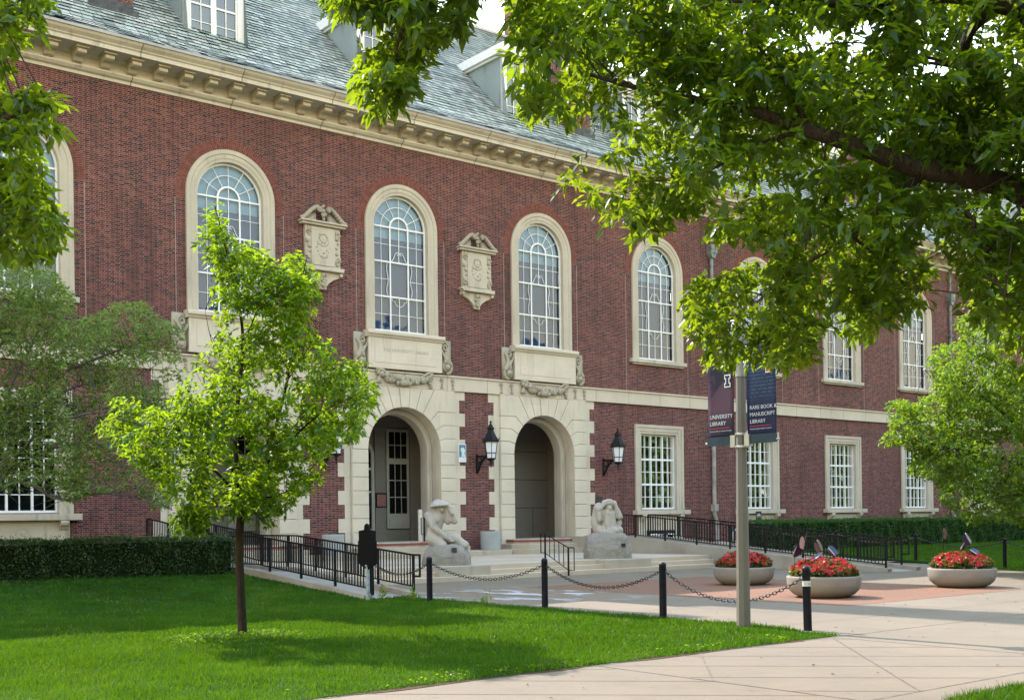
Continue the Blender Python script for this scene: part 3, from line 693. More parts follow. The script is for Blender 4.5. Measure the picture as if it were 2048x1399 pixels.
# vestibule behind each arch
def vestibule(c, doors):
    q = MB(); hw, yb, zt = 3.1, 3.4, 6.95
    q.face([(-hw,yb,DB),(hw,yb,DB),(hw,yb,zt),(-hw,yb,zt)]); q.face([(-hw,.98,DB),(-hw,yb,DB),(-hw,yb,zt),(-hw,.98,zt)]); q.face([(hw,.98,DB),(hw,yb,DB),(hw,yb,zt),(hw,.98,zt)])
    q.face([(-hw,.98,zt),(hw,.98,zt),(hw,yb,zt),(-hw,yb,zt)]); q.face([(-hw,-.1,DB),(hw,-.1,DB),(hw,yb,DB),(-hw,yb,DB)])
    for p, r in zip(arc(0, DH-.22, DSP), arc(0, DH-.22, DSP)[1:]): q.face([(p[0],.985,p[1]),(r[0],.985,r[1]),(r[0],.985,zt),(p[0],.985,zt)])
    for s in (-1, 1): q.face([(s*(DH-.22),.985,DB),(s*hw,.985,DB),(s*hw,.985,zt),(s*(DH-.22),.985,zt)])
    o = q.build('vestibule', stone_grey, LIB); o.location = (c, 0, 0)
    g = MB(); g.box(-hw, hw, yb-.25, yb-.01, 6.05, 6.30); g.box(-hw, hw, yb-.15, yb-.012, 5.85, 6.045); g.build('ceiling_moulding', stone_grey, o)
    if not doors:
        g = MB()
        for z_ in (2.4, 3.7, 5.0): g.box(-hw, hw, yb-.004, yb+.01, z_-.012, z_+.012)
        for i, x_ in enumerate((-1.9,-.5,.9,2.2)): g.box(x_-.01, x_+.01, yb-.005, yb+.01, DB, 2.38)
        g.build('wall_joint', dark_in, o); return o
    for x_ in (.98, 2.78, -.98, -2.78):
        p = MB(); p.box(x_-.26, x_+.26, yb-.14, yb-.01, DB+.5, 5.6); p.box(x_-.33, x_+.33, yb-.2, yb-.01, DB, DB+.32); p.box(x_-.29, x_+.29, yb-.17, yb-.01, DB+.323, DB+.5); p.box(x_-.31, x_+.31, yb-.18, yb-.01, 5.603, 5.84); p.build('pilaster', stone_grey, o, bevel=.01)
    dm = mat_plain('cream_door_paint', (.50,.48,.42), .5, var=.05); dg = mat_glass('door_glass', (.08,.08,.08), .03)
    for s in (1, -1):
        p = MB(); cx = s*1.88; p.box(cx-.56, cx+.56, yb-.10, yb-.02, 1.55, 5.75); p.box(cx-.46, cx+.46, yb-.13, yb-.102, 1.70, 2.02)
        dd = p.build('glazed_door', dm, o)
        for z0_, z1_, rows in ((2.16,4.30,3),(4.50,5.66,2)):
            gl = MB()
            for i in range(3):
                for j in range(rows):
                    w3 = .92/3; hh = (z1_-z0_)/rows; gl.face([(cx-.46+i*w3+.02,yb-.104,z0_+j*hh+.02),(cx-.46+(i+1)*w3-.02,yb-.104,z0_+j*hh+.02),(cx-.46+(i+1)*w3-.02,yb-.104,z0_+(j+1)*hh-.02),(cx-.46+i*w3+.02,yb-.104,z0_+(j+1)*hh-.02)])
            gl.build('pane', mat_plain('door_pane_dark', (.01,.01,.01), .08, spec=.5), dd)
    p = MB(); P = [(-.62,DB)]+arc(0, .62, 4.6)+[(.62,DB)]; p.sweep(P, [(-.08,yb-.05),(-.08,yb-.14),(.06,yb-.14),(.06,yb-.01)]); p.box(-.55, .55, yb-.12, yb-.03, 4.0, 4.1); p.box(-.55, .55, yb-.11, yb-.03, 3.05, 3.13); p.box(-.05, .05, yb-.115, yb-.03, DB, 4.0); p.box(-.55,.55,yb-.11,yb-.03,DB,DB+.5); dd = p.build('glazed_door', dm, o)
    p = MB(); p.face([(a[0], yb-.025, a[1]) for a in [(-.6,DB)]+arc(0, .6, 4.6)+[(.6,DB)]]); p.build('pane', mat_plain('door_pane_dark', (.01,.01,.01), .08, spec=.5), dd)
    return o
vestibule(-BAY, True); vestibule(0, True); vestibule(BAY, False)

# carved panels, garlands, tablets over the doors
def blob_row(q, pts, r, jit, n=6, y=-.1, fl=.7):
    for p in pts:
        q.ball((p[0]+random.uniform(-jit,jit), y+random.uniform(-jit,jit)*.5, p[1]+random.uniform(-jit,jit)), r*random.uniform(.6,1.25), n, 5, (1,fl,1))
def spiral(q, c, r0, r1, turns, a0, y, rr, sgn=1, n=18):
    q.tube([(c[0]+(r0+(r1-r0)*u)*cos(a0+sgn*turns*2*pi*u), y, c[1]+(r0+(r1-r0)*u)*sin(a0+sgn*turns*2*pi*u)) for u in np.linspace(0, 1, n)], [rr*(1-.4*u) for u in np.linspace(0, 1, n)], 6)
def carved_panel():
    q = MB(); q.box(-1.72, 1.72, -.26, 0, 7.76, 8.93); q.box(-1.44, 1.44, -.275, -.258, 7.98, 8.86)
    prof = [(-.26,8.932),(-.30,8.96),(-.34,9.03),(-.40,9.06),(-.40,9.15),(-.36,9.20),(.30,9.225)]
    q.grid([[(-1.80,y,z) for y,z in prof],[(1.80,y,z) for y,z in prof]]); q.face([(-1.80,y,z) for y,z in prof]+[(-1.80,.3,8.932)]); q.face([(1.80,y,z) for y,z in prof]+[(1.80,.3,8.932)])
    o = q.build('carved_panel', stone_cut, LIB, bevel=.012)
    for s in (-1, 1):
        k = MB(); e = sorted((s*1.725, s*2.26)); k.box(e[0], e[1], -.10, 0, 7.76, 9.10)
        spiral(k, (s*2.0, 8.02), .27, .05, 1.6, -pi/2, -.17, .075, s); k.ball((s*2.0,-.2,8.02), .13, 10, 7)
        spiral(k, (s*1.95, 8.82), .17, .04, 1.4, pi/2, -.16, .06, -s)
        k.tube([(s*(2.22-.2*sin(u*3)), -.16, 8.1+.75*u) for u in np.linspace(0, 1, 9)], [.10,.11,.10,.09,.08,.08,.07,.06,.05], 7)
        k.tube([(s*(1.86+.10*sin(u*5)), -.19, 8.15+.55*u) for u in np.linspace(0, 1, 9)], [.06,.08,.09,.09,.08,.07,.06,.05,.04], 7)
        blob_row(k, [(s*(1.92+.12*random.random()), 8.3+.45*random.random()) for _ in range(9)], .065, .05, y=-.17)
        k.build('scroll_console', stone_carve, o, smooth=True)
    g = MB(); P = [(-1.25,7.70),(-1.12,7.50),(-.85,7.36),(-.5,7.27),(0,7.22),(.5,7.27),(.85,7.36),(1.12,7.50),(1.25,7.70)]
    for a, c in zip(P, P[1:]):
        for u in np.linspace(0, 1, 4): 
            f = 1-abs((a[0]+(c[0]-a[0])*u))/1.4; blob_row(g, [(a[0]+(c[0]-a[0])*u, a[1]+(c[1]-a[1])*u+.17*f*random.uniform(-.2,1.7)) for _ in range(3)], .065+.075*f, .06, y=-.21)
    for s in (-1, 1):
        blob_row(g, [(s*1.22+random.uniform(-.08,.08), 7.20+.5*random.random()) for _ in range(12)], .085, .04, y=-.17)
        g.tube([(s*1.25,-.2,7.74),(s*1.05,-.2,7.70),(s*.75,-.2,7.52),(s*.5,-.2,7.42)], [.05,.07,.06,.04], 6)
    g.build('fruit_garland', stone_carve, o, smooth=True)
    for x_ in (-2.35, -1.80, 1.80, 2.35):
        d = MB(); spiral(d, (x_, 7.50), .09, .02, 1.2, pi/2, -.14, .03); blob_row(d, [(x_, 7.35),(x_,7.26)], .06, .01, y=-.13); d.box(x_-.07, x_+.07, -.135, -.09, 7.16, 7.21); d.build('pendant_ornament', stone_carve, o, smooth=True)
    return o
cp0 = carved_panel(); cps = {0: cp0, -1: dup(cp0, LIB, (-BAY,0,0)), 1: dup(cp0, LIB, (BAY,0,0))}
rotf = Matrix.Rotation(pi/2, 4, 'X')
ins_m = mat_stone('incised_letter', (.44,.395,.31), .3, 1, (.3,.27,.2), .2)
text('inscription', 'THE UNIVERSITY LIBRARY', .185, ins_m, cp0, Matrix.Translation((0,-.277,8.42)) @ rotf, 'CENTER', .004)
def tablet():
    q = MB(); q.box(-.74, .74, -.14, 0, 11.36, 12.86); q.box(-.50, .50, -.175, -.142, 11.40, 12.82)
    q.box(-.92, .92, -.26, 0, 12.863, 12.95); q.box(-.97, .97, -.33, 0, 12.953, 13.02)
    q.box(-.86, .86, -.24, 0, 11.28, 11.357); q.box(-.80, .80, -.30, 0, 11.20, 11.277)
    o = q.build('carved_tablet', stone, LIB, bevel=.012)
    for s in (-1, 1):
        k = MB()
        pt = [(s*(.95-.74*u), 13.05+.50*(.5-.5*cos(pi*u**.9))) for u in np.linspace(0, 1, 10)]
        for i in range(9):
            (xa, za), (xb, zb) = pt[i], pt[i+1]
            k.tube([(xa,-.20,za),(xb,-.20,zb)], [.085,.085], 8)
        k.prism([(s*.93,13.02),(s*.25,13.02),(s*.25,13.42),(s*.5,13.24),(s*.75,13.10)] if s < 0 else [(.25,13.02),(.93,13.02),(.75,13.10),(.5,13.24),(.25,13.42)], -.10, .0)
        k.ball((s*.19,-.24,13.47), .115, 10, 7, (1,.8,1)); spiral(k, (s*.19,13.47), .12, .03, 1.3, 0, -.30, .03, s)
        for j in range(7): blob_row(k, [(s*(.61+.05*sin(j*1.9)), 11.5+.2*j)], .085, .02, y=-.15)
        spiral(k, (s*.63, 11.58), .11, .03, 1.5, 0, -.17, .035, s); spiral(k, (s*.62, 12.62), .10, .03, 1.4, 0, -.17, .033, -s)
        k.build('pediment_scroll', stone_carve, o, smooth=True)
    k = MB()
    blob_row(k, [(0,13.25),(0,13.4),(0,13.12),(.06,13.3),(-.06,13.3)], .10, .02, y=-.22); blob_row(k, [(0,13.58),(.03,13.63)], .08, .02, y=-.2)
    k.build('pediment_ornament', stone_carve, o, smooth=True)
    r = MB(); spiral(r, (0,12.42), .16, .15, 1.0, 0, -.18, .022); r.tube([(-.2,-.18,12.2),(0,-.18,12.12),(.2,-.18,12.2)], .018, 5); blob_row(r, [(0,12.35),(.05,12.25),(-.05,12.25)], .05, .02, y=-.178, fl=.4)
    
    for s in (-1, 1):
        for j in range(5): blob_row(r, [(s*(.07+.05*j), 11.72+.045*j*j*.5)], .038, .012, y=-.178, fl=.4); blob_row(r, [(s*(.16+.02*j), 12.55-.09*j)], .032, .012, y=-.178, fl=.4)
    blob_row(r, [(0,11.86),(.12,11.97),(-.12,11.97),(0,11.7)], .045, .02, y=-.178, fl=.4)
    r.build('relief', stone_carve, o, smooth=True)
    p = MB(); A = [(-.78,11.197),(-.70,11.02),(-.45,10.92),(-.25,10.78),(-.13,10.62),(.13,10.62),(.25,10.78),(.45,10.92),(.70,11.02),(.78,11.197)]
    p.prism(A, -.12, 0); 
    for s in (-1,1): p.tube([(s*.74,-.22,11.12),(s*.74,0,11.12)], .07, 8)
    p.build('tablet_base', stone, o)
    m = MB(); blob_row(m, [(0,11.05),(0,10.95),(0,10.8),(0,10.68),(.06,10.9),(-.06,10.9),(.05,10.72),(-.05,10.72)], .085, .02, y=-.16); spiral(m, (0,11.02), .13, .08, .8, 0, -.15, .03); m.box(-.15, .15, -.13, 0, 10.52, 10.617); m.build('cherub_mask', stone_carve, o, smooth=True)
    return o
tb0 = tablet(); tb0.location = (-3.58,0,0); dup(tb0, LIB, (3.62,0,0))

# drainpipes
def drainpipe(x_):
    q = MB(); y_ = -.13
    q.tube([(x_,y_,16.9),(x_,y_,15.3)], .075, 10); q.box(x_-.22, x_+.22, -.34, -.02, 14.75, 15.15); q.prism([(x_-.22,14.747),(x_-.09,14.5),(x_+.09,14.5),(x_+.22,14.747)][::1], -.30, -.03)
    q.tube([(x_,y_,14.5),(x_,y_,5.4)], .085, 12)
    for z_ in (12.6, 10.2, 8.3, 5.6): q.box(x_-.14, x_+.14, -.235, -.001, z_, z_+.09)
    o = q.build('drainpipe', pipe_m, LIB)
    q = MB(); q.tube([(x_,y_,5.55),(x_,y_,2.0),(x_+.10,y_-.06,1.6),(x_+.10,y_-.06,.2)], .10, 12); q.box(x_-.15, x_+.15, -.27, -.001, 5.5, 5.9); q.box(x_-.13, x_+.13, -.28, -.01, 2.15, 2.5); q.build('lower_pipe', pipe2_m, o)
drainpipe(18.05); drainpipe(39.6)

# door steps with a brick nosing
def doorstep(c):
    o = None
    for i, (d, z0_, z1_) in enumerate(((1.95,.44,.66),(1.55,.66,.85),(1.15,.85,1.049))):
        q = MB(); wx = 2.2+.30*(2-i); q.slab([(-wx,-.001),(-wx,-d*.55),(-wx+.45,-d),(wx-.45,-d),(wx,-d*.55),(wx,-.001)], z0_, z1_)
        p = q.build('doorstep', step_m, LIB if o is None else o, bevel=.015)
        if o is None: o = p
    q = MB(); q.slab([(-2.22,-.001),(-2.22,-.645),(-1.76,-1.17),(1.76,-1.17),(2.22,-.645),(2.22,-.001)], .93, 1.01); q.build('brick_nosing', mat_plain('red_tile', (.23,.05,.04), .6, var=.2), o)
    o.location = (c, 0, 0)
for n in DOORS: doorstep(n*BAY)
q = MB()
for a, c_ in ((-9.3,-7.2-2.82),(-7.2+2.82,-2.82),(2.82,7.2-2.82)): q.box(a, c_, -1.3, -.001, .44, .64)
q.build('wall_ledge', step_m, LIB, bevel=.015)

# ------------------------------------------------------------------ terrace with its steps and pedestals
TY = -8.95
q = MB(); q.box(-9.3, 7.75, TY, .9, -.1, .45)
q.box(-9.3, 7.55, TY-.34, TY+.01, -.1, .298); q.box(-9.3, 7.35, TY-.68, TY+.01, -.1, .15)
struct(q.build('terrace', terrace_m, bevel=.015))
for xa, xb in ((-5.05,-3.1),(1.95,4.05)):
    q = MB(); q.box(xa, xb, TY-.55, TY+1.9, -.05, .456); o = q.build('statue_pedestal', step_m, bevel=.02)
    tag(o, 'low stained stone pedestal under the ' + ('side-turned statue' if xa < 0 else 'statue facing the plaza'), 'pedestal', 'statue pedestals')

# ------------------------------------------------------------------ ramps and railings
def ramp(name, xa, xb, pts, curb, label):
    q = MB(); P = [(y, z) for y, z in pts]
    prof = [(y, -.1) for y, z in P[:1]] + P + [(P[-1][0], -.1)]
    q.grid([[(xa,y,z) for y,z in prof],[(xb,y,z) for y,z in prof]]); q.face([(xa,y,z) for y,z in prof]); q.face([(xb,y,z) for y,z in prof])
    o = q.build(name, ramp_m); tag(o, label, 'ramp')
    for k, x_ in enumerate(curb):
        c = MB(); pr = [(y, z+.12) for y, z in P]; pf = [(P[0][0],-.09)]+pr+[(P[-1][0],-.09)]
        c.grid([[(x_-.12,y,z) for y,z in pf],[(x_+.12,y,z) for y,z in pf]]); c.face([(x_-.12,y,z) for y,z in pf]); c.face([(x_+.12,y,z) for y,z in pf]); c.build('curb', ramp_m, o, bevel=.015)
LP = [(-14.55,.0),(-8.6,.46),(-6.4,.46),(-.9,1.0),(-.05,1.0)]
ramp('ramp', -10.70, -9.44, LP, (-10.72, -9.42), 'concrete ramp climbing behind the lawn to the left doorway')
RP = [(-16.5,.0),(-4.4,1.0),(-.1,1.0)]
ramp('ramp', 7.90, 9.53, RP, (7.88, 9.55), 'rust-stained concrete ramp climbing beside the right-hand steps')
def railing(name, xs, prof, y0, y1, base, label, nbal=.135, post_every=1.65, h=.90, ends=(True, False), group='black ramp railings'):
    r = thing(name, label, 'railing', (xs, y0, np.interp(y0, *zip(*prof))+base), group); ox, oy, oz = r.location
    zf = lambda y: float(np.interp(y, [p[0] for p in prof], [p[1] for p in prof]))+base
    ks = sorted({y0, y1, *[p[0] for p in prof if y0 < p[0] < y1]})
    def part(nm, q): return q.build(nm, black_p, r, loc=None)
    def bx(q, xa, ya, za, xb, yb, zb, wd=.022):
        d = wd; q.grid([[(xa-d-ox,ya-oy,za-d-oz),(xa+d-ox,ya-oy,za-d-oz),(xa+d-ox,ya-oy,za+d-oz),(xa-d-ox,ya-oy,za+d-oz)],[(xb-d-ox,yb-oy,zb-d-oz),(xb+d-ox,yb-oy,zb-d-oz),(xb+d-ox,yb-oy,zb+d-oz),(xb-d-ox,yb-oy,zb+d-oz)]], True)
    q = MB()
    for a, c in zip(ks, ks[1:]): bx(q, xs, a, zf(a)+h, xs, c, zf(c)+h)
    for k, e in enumerate((y0, y1)):
        if ends[k]:
            s = -.28 if k == 0 else .28; bx(q, xs, e, zf(e)+h, xs, e+s, zf(e)+h); bx(q, xs, e+s, zf(e)+.38, xs, e, zf(e)+.38)
            q.box(xs-.02-ox, xs+.02-ox, e+s-.02-oy, e+s+.02-oy, zf(e)+.36-oz, zf(e)+h+.02-oz)
    part('top_rail', q)
    q = MB()
    for a, c in zip(ks, ks[1:]): bx(q, xs, a, zf(a)+.13, xs, c, zf(c)+.13, .016)
    part('bottom_rail', q)
    npost = max(1, int(round((y1-y0)/post_every))); py = [y0+(y1-y0)*i/npost for i in range(npost+1)]
    p0 = None
    for y in py:
        if p0 is None:
            q = MB(); q.box(-.027, .027, -.027, .027, -.02, h); p0 = q.build('post', black_p, r)
            o = p0
        else: o = p0.copy(); COL.objects.link(o)
        o.location = (xs-ox, y-oy, zf(y)-oz)
    b0 = None; y = y0+nbal
    while y < y1-.03:
        if min(abs(y-p) for p in py) > .05:
            if b0 is None: q = MB(); q.box(-.011, .011, -.011, .011, .13, h-.02); o = b0 = q.build('baluster', black_p, r)
            else: o = b0.copy(); COL.objects.link(o)
            o.location = (xs-ox, y-oy, zf(y)-oz)
        y += nbal
    return r
railing('railing', -10.62, LP, -14.6, -.6, .12, 'black railing along the lawn side of the left ramp', ends=(False, False))
railing('railing', -9.38, LP, -14.5, -1.6, .12, 'black railing between the left ramp and the steps', ends=(True, False))
railing('railing', 7.9, RP, -16.35, -3.2, .10, 'black railing between the right steps and the right ramp')
railing('railing', 9.5, RP, -15.9, -4.0, .10, 'black railing along the outer side of the right ramp, by the lawn')
# short handrails on the steps
def handrail(x_, ya, za, yb, zb, label):
    r = thing('handrail', label, 'railing', (x_, ya, za), 'handrails on the steps'); h = .92
    q = MB(); q.tube([(0,-.28,h),(0,0,h),(0,yb-ya,zb-za+h),(0,yb-ya+.22,zb-za+h),(0,yb-ya+.22,zb-za+.28),(0,yb-ya,zb-za+.28)], .02, 6); q.tube([(0,-.28,h),(0,-.28,.18),(0,0,.18)], .018, 6); q.tube([(0,0,.18),(0,yb-ya,zb-za+.28)], .015, 6); q.build('top_rail', black_p, r)
    for y, z in ((0,0),(yb-ya,zb-za)): q = MB(); q.box(-.022,.022,y-.022,y+.022,z,z+h); q.build('post', black_p, r)
    for i in range(1, 5): u = i/5; q = MB(); q.box(-.01,.01,(yb-ya)*u-.01,(yb-ya)*u+.01,(zb-za)*u+.2+.08*u,(zb-za)*u+h); q.build('baluster', black_p, r)
handrail(-.05, -9.72, 0.0, -8.55, .45, 'short black handrail down the middle of the terrace steps')
handrail(.25, -2.35, .45, -1.0, 1.05, 'short black handrail on the door steps behind the side-turned statue')

# ------------------------------------------------------------------ bollards and chains
def bollard0():
    r = thing('bollard', 'x', 'bollard', (0,0,0), 'bollards edging the lawns')
    q = MB(); q.lathe([(.068,-.1),(.066,.95),(.068,.955),(.066,.99),(.045,1.02),(.001,1.03)], n=18); q.build('post', navy_p, r, smooth=True)
    q = MB(); q.tube([(0,.06,.90),(0,.085,.90),(0,.085,.88)], .012, 6); q.tube([(0,-.06,.90),(0,-.085,.90),(0,-.085,.88)], .012, 6); q.build('hook', navy_p, r)
    return r
BP = [(-10.3,-13.96,'black bollard beside the black marker sign'),(-10.4,-16.66,'black bollard in front of the side-turned statue'),(-9.62,-19.75,'black bollard below the middle handrail of the steps'),(-9.96,-23.47,'black bollard left of the lamp post at the lawn edge'),(-9.87,-26.6,'leaning scuffed bollard with a pale sticker at the lawn tip'),
      (15.31,-9.13,'bollard right of the far ramp end, nearest the hedge'),(14.73,-13.17,'bollard on the far lawn left of the right-hand planter'),(11.88,-18.27,'bollard on the far lawn right of the right-hand planter'),(9.6,-23.2,'bollard at the far right beyond the frame edge')]
b0 = bollard0(); BO = []
for i, (x_, y_, lb) in enumerate(BP[:8]):
    o = b0 if i == 0 else dup(b0); o.location = (x_, y_, float(hR(x_, y_)) if i > 4 else 0.02); o['label'] = lb; BO.append(o)
    if i > 4: o.scale = (.95,.95,1.0)
    if i == 4:
        o.rotation_euler = (.0, -.03, 0); st = MB(); st.tube([(0,0,.70),(0,0,.79)], .0672, 18, False); st.build('sticker', mat_plain('pale_sticker', (.5,.5,.48), .6, var=.5, scale=40), o)
link = MB(); N_ = 12
def ring_link(R=.022, L=.016, r=.0062):
    q = MB(); pts = [(R*cos(t), (L if sin(t) > 0 else -L)+R*sin(t)*.8, 0) for t in np.linspace(0, 2*pi, 13)]; q.tube(pts, r, 5, False); return np.array(q.v), q.f
LV, LF = ring_link()
def chain(p, q_, sag, label, m, sc=1.25):
    p = np.array(p, float); q_ = np.array(q_, float); L = np.linalg.norm(q_-p)*(1+2.67*(sag/np.linalg.norm(q_-p))**2); n = int(L/(.058*sc)); b = MB()
    pos = lambda u: p+(q_-p)*u+np.array([0,0,-4*sag*u*(1-u)])
    for i in range(n):
        u = (i+.5)/n; c = pos(u); t = pos(min(u+.01,1))-pos(max(u-.01,0)); t /= np.linalg.norm(t)
        s = np.cross(t, [0,0,1.]); s /= np.linalg.norm(s); nn = np.cross(s, t)
        a, d = (s, nn) if i % 2 else (nn, s)
        k = len(b.v); b.v += [tuple(c+sc*(v[0]*a+v[1]*t+v[2]*d)) for v in LV]; b.f += [tuple(j+k for j in f) for f in LF]
    o = b.build('chain', m); tag(o, label, 'chain', 'chains between bollards')
    return o
chain_m = mat_plain('dark_chain', (.03,.026,.025), .5, metal=.3, var=.4); chain_r = mat_plain('rusty_chain', (.14,.085,.06), .7, var=.4)
hk = lambda i: np.array(BO[i].location)+np.array([0,0,.89])
for a, c, sg, lb in ((0,1,.30,'chain between the marker sign and the side-turned statue'),(1,2,.34,'chain swagged below the side-turned statue pedestal'),(2,3,.40,'chain swagged below the statue facing the plaza'),(3,4,.50,'deep swagged chain passing behind the lamp post')): chain(hk(a), hk(c), sg, lb, chain_m)
hs = lambda i: hk(i)
chain(hk(5), hk(6), .28, 'rusty chain in front of the right hedge', chain_r); chain(hk(6), hk(7), .26, 'dark chain behind the right-hand planter', chain_m)
chain(hk(7), np.array([9.4,-22.6,.95]), .22, 'dark chain running out of the right edge of the picture', chain_m); chain(np.array([15.9,-5.2,1.30]), hk(5), .22, 'rusty chain behind the ramp railings, ending at the hedge', chain_r)

# ------------------------------------------------------------------ planters with begonias and metal ornaments
def leafmesh(name, C, A, Nn, L, Wd, mat, parent, rnd, fold=.12, mid=.42):
    S = np.cross(A, Nn); S /= np.linalg.norm(S, axis=1)[:, None]+1e-9; L = L[:, None]; Wd = Wd[:, None]
    V = np.stack([C, C+A*L*mid+S*Wd/2+Nn*Wd*fold, C+A*L-Nn*L*.12, C+A*L*mid-S*Wd/2+Nn*Wd*fold], 1).reshape(-1, 3)
    n = len(C); i = np.arange(n)[:, None]*4; F = np.concatenate([i+[0,1,2], i+[0,2,3]], 1).reshape(-1, 3)
    return np_mesh(name, V, F, mat, parent, np.repeat(rnd, 4))
def unit(v): return v/(np.linalg.norm(v, axis=1)[:, None]+1e-9)
def flowers(c, R, H, label):
    r = thing('begonias', label, 'flowers', c, 'red begonias in the planters')
    def mound(n, lo, hi):
        a = rng.uniform(0, 2*pi, n); q = np.sqrt(rng.random(n)); lump = 1+.16*np.sin(a*5+c[0])*q+.1*np.sin(a*9)
        z = H*lump*(1-.55*q**3)*rng.uniform(lo, hi, n); return np.stack([R*q*np.cos(a), R*q*np.sin(a), z], 1), a, q
    C, a, q = mound(2600, .35, 1.04); A = unit(np.stack([np.cos(a)*q, np.sin(a)*q, .5+0*a], 1)+rng.normal(0,.5,(2600,3))); Nn = unit(rng.normal(0,.6,(2600,3))+[0,0,.8])
    leafmesh('foliage', C, A, Nn, rng.uniform(.06,.11,2600), rng.uniform(.05,.08,2600), beg_leaf, r, rng.random(2600)**1.3)
    nf = 430; C, a, q = mound(nf, .86, 1.06); C = np.repeat(C, 5, 0); n = nf*5; pa = np.tile(np.arange(5)*2*pi/5, nf)+np.repeat(rng.uniform(0,6,nf),5)
    out = np.repeat(unit(np.stack([np.cos(a)*q*1.1, np.sin(a)*q*1.1, .55+0*a], 1)+rng.normal(0,.25,(nf,3))), 5, 0)
    t1 = unit(np.cross(out, np.tile([.3,.2,1.], (n,1)))); t2 = np.cross(out, t1); A = unit(t1*np.cos(pa)[:,None]+t2*np.sin(pa)[:,None]+out*.55)
    leafmesh('blossom', C, A, out, np.repeat(rng.uniform(.045,.085,nf),5), np.repeat(rng.uniform(.045,.075,nf),5), petal_m, r, np.clip(np.repeat(rng.random(nf),5)*.75+rng.random(n)*.25,0,1), .1, .55)
def planter(x_, y_, label, fl):
    r = thing('planter', label, 'planter', (x_, y_, .004), 'round concrete planters')
    R = .83; q = MB(); q.lathe([(.001,0),(.50,0),(.56,.015),(.68,.07),(.78,.17),(.82,.30),(R,.44),(R,.475),(R-.02,.485),(R-.075,.485),(R-.09,.47),(R-.10,.40)], n=64); q.build('bowl', planter_m, r, smooth=True)
    q = MB(); q.lathe([(.001,.425),(.40,.42),(R-.097,.40)], n=40); q.build('soil', soil, r)
    flowers((x_, y_, .42), R-.10, .40, fl)
orn_b = mat_plain('bronze_wing', (.13,.075,.065), .5, metal=.3, var=.4, scale=20); orn_d = mat_plain('blue_black_wing', (.03,.035,.07), .35, metal=.2, var=.6, scale=14); orn_w = mat_plain('pale_wing_edge', (.42,.40,.42), .5, var=.3, scale=30)
def butterfly(x_, y_, z_, s, yaw, tilt, m, label):
    r = thing('butterfly_ornament', label, 'garden ornament', (x_, y_, .42), 'metal butterflies on stakes in the planters')
    q = MB(); q.tube([(0,0,0),(.02,0,(z_-.42)*.6),(0,0,z_-.42)], .006, 5); q.build('stake', black_p, r)
    for k, op in enumerate((-.35, .35)):
        wq = MB(); n = 16; out = [(.02+.10*(1-cos(t))*s*1.1*.5*(1+.3*sin(t)), s*.30*sin(t/2)*(.6+.4*cos(t-1.2)), 0) for t in np.linspace(0, 2*pi, n, False)]
        pts = [(s*.11*(1+cos(t))*.9, s*.16*sin(t)+s*.05, 0) for t in np.linspace(0, 2*pi, n, False)]
        b = len(wq.v); wq.v += [(p[0],p[1],.003) for p in pts]+[(p[0],p[1],-.003) for p in pts]; wq.f += [tuple(range(b,b+n)), tuple(range(b+2*n-1,b+n-1,-1))]+[(b+i,b+(i+1)%n,b+n+(i+1)%n,b+n+i) for i in range(n)]
        o = wq.build('wing', m, r); o.location = (0,0,z_-.42); o.rotation_euler = (pi/2+tilt, op*1.2, yaw+op)
    q = MB(); q.tube([(0,0,-.10*s),(0,0,0),(0,0,.12*s),(.01,0,.2*s)], [.008,.016,.014,.005], 6); o = q.build('body', orn_w if m is orn_d else orn_d, r); o.location = (0,0,z_-.42); o.rotation_euler = (tilt, 0, yaw)
planter(-.45, -17.4, 'round concrete planter half hidden by the lamp post', 'red begonias in the planter behind the lamp post')
planter(-3.19, -22.03, 'round concrete planter in the middle, behind the leaning bollard', 'red begonias behind the leaning bollard')
planter(2.07, -22.39, 'round concrete planter farthest right, in front of the far lawn', 'red begonias in the right-hand planter by the far lawn')
for i, (p, s, yw, tl, m, lb) in enumerate([((-3.50,-21.75,1.22),1.5,.9,.2,orn_b,'tallest bronze metal butterfly, in the middle planter'),((-3.22,-21.95,1.10),1.3,.7,-.3,orn_b,'shorter bronze metal butterfly next to the tallest one'),((-3.70,-21.60,1.02),1.2,-.5,.7,orn_d,'grey-blue striped metal butterfly at the left of the middle planter'),((-3.0,-22.15,1.0),1.2,.4,-.7,orn_d,'dark blue metal butterfly at the right of the middle planter'),((-3.5,-22.1,.92),1.0,1.2,1.0,orn_d,'low blue metal butterfly among the middle begonias'),
    ((1.70,-22.1,1.28),1.3,.3,.15,orn_b,'rust red metal butterfly above the right-hand planter'),((2.25,-22.5,1.18),1.3,.8,-.5,orn_d,'dark blue metal butterfly above the right-hand planter'),((1.98,-22.45,1.02),1.0,-.2,.6,orn_d,'small grey metal butterfly at the centre of the right-hand planter'),((2.05,-22.75,.88),1.0,.2,-1.0,orn_d,'pale grey metal butterfly hanging low on the right-hand planter'),((-.5,-17.5,1.05),1.1,.6,.3,orn_d,'dark metal butterfly beside the lamp post')]):
    butterfly(*p, s*.72, yw, tl, m, lb)

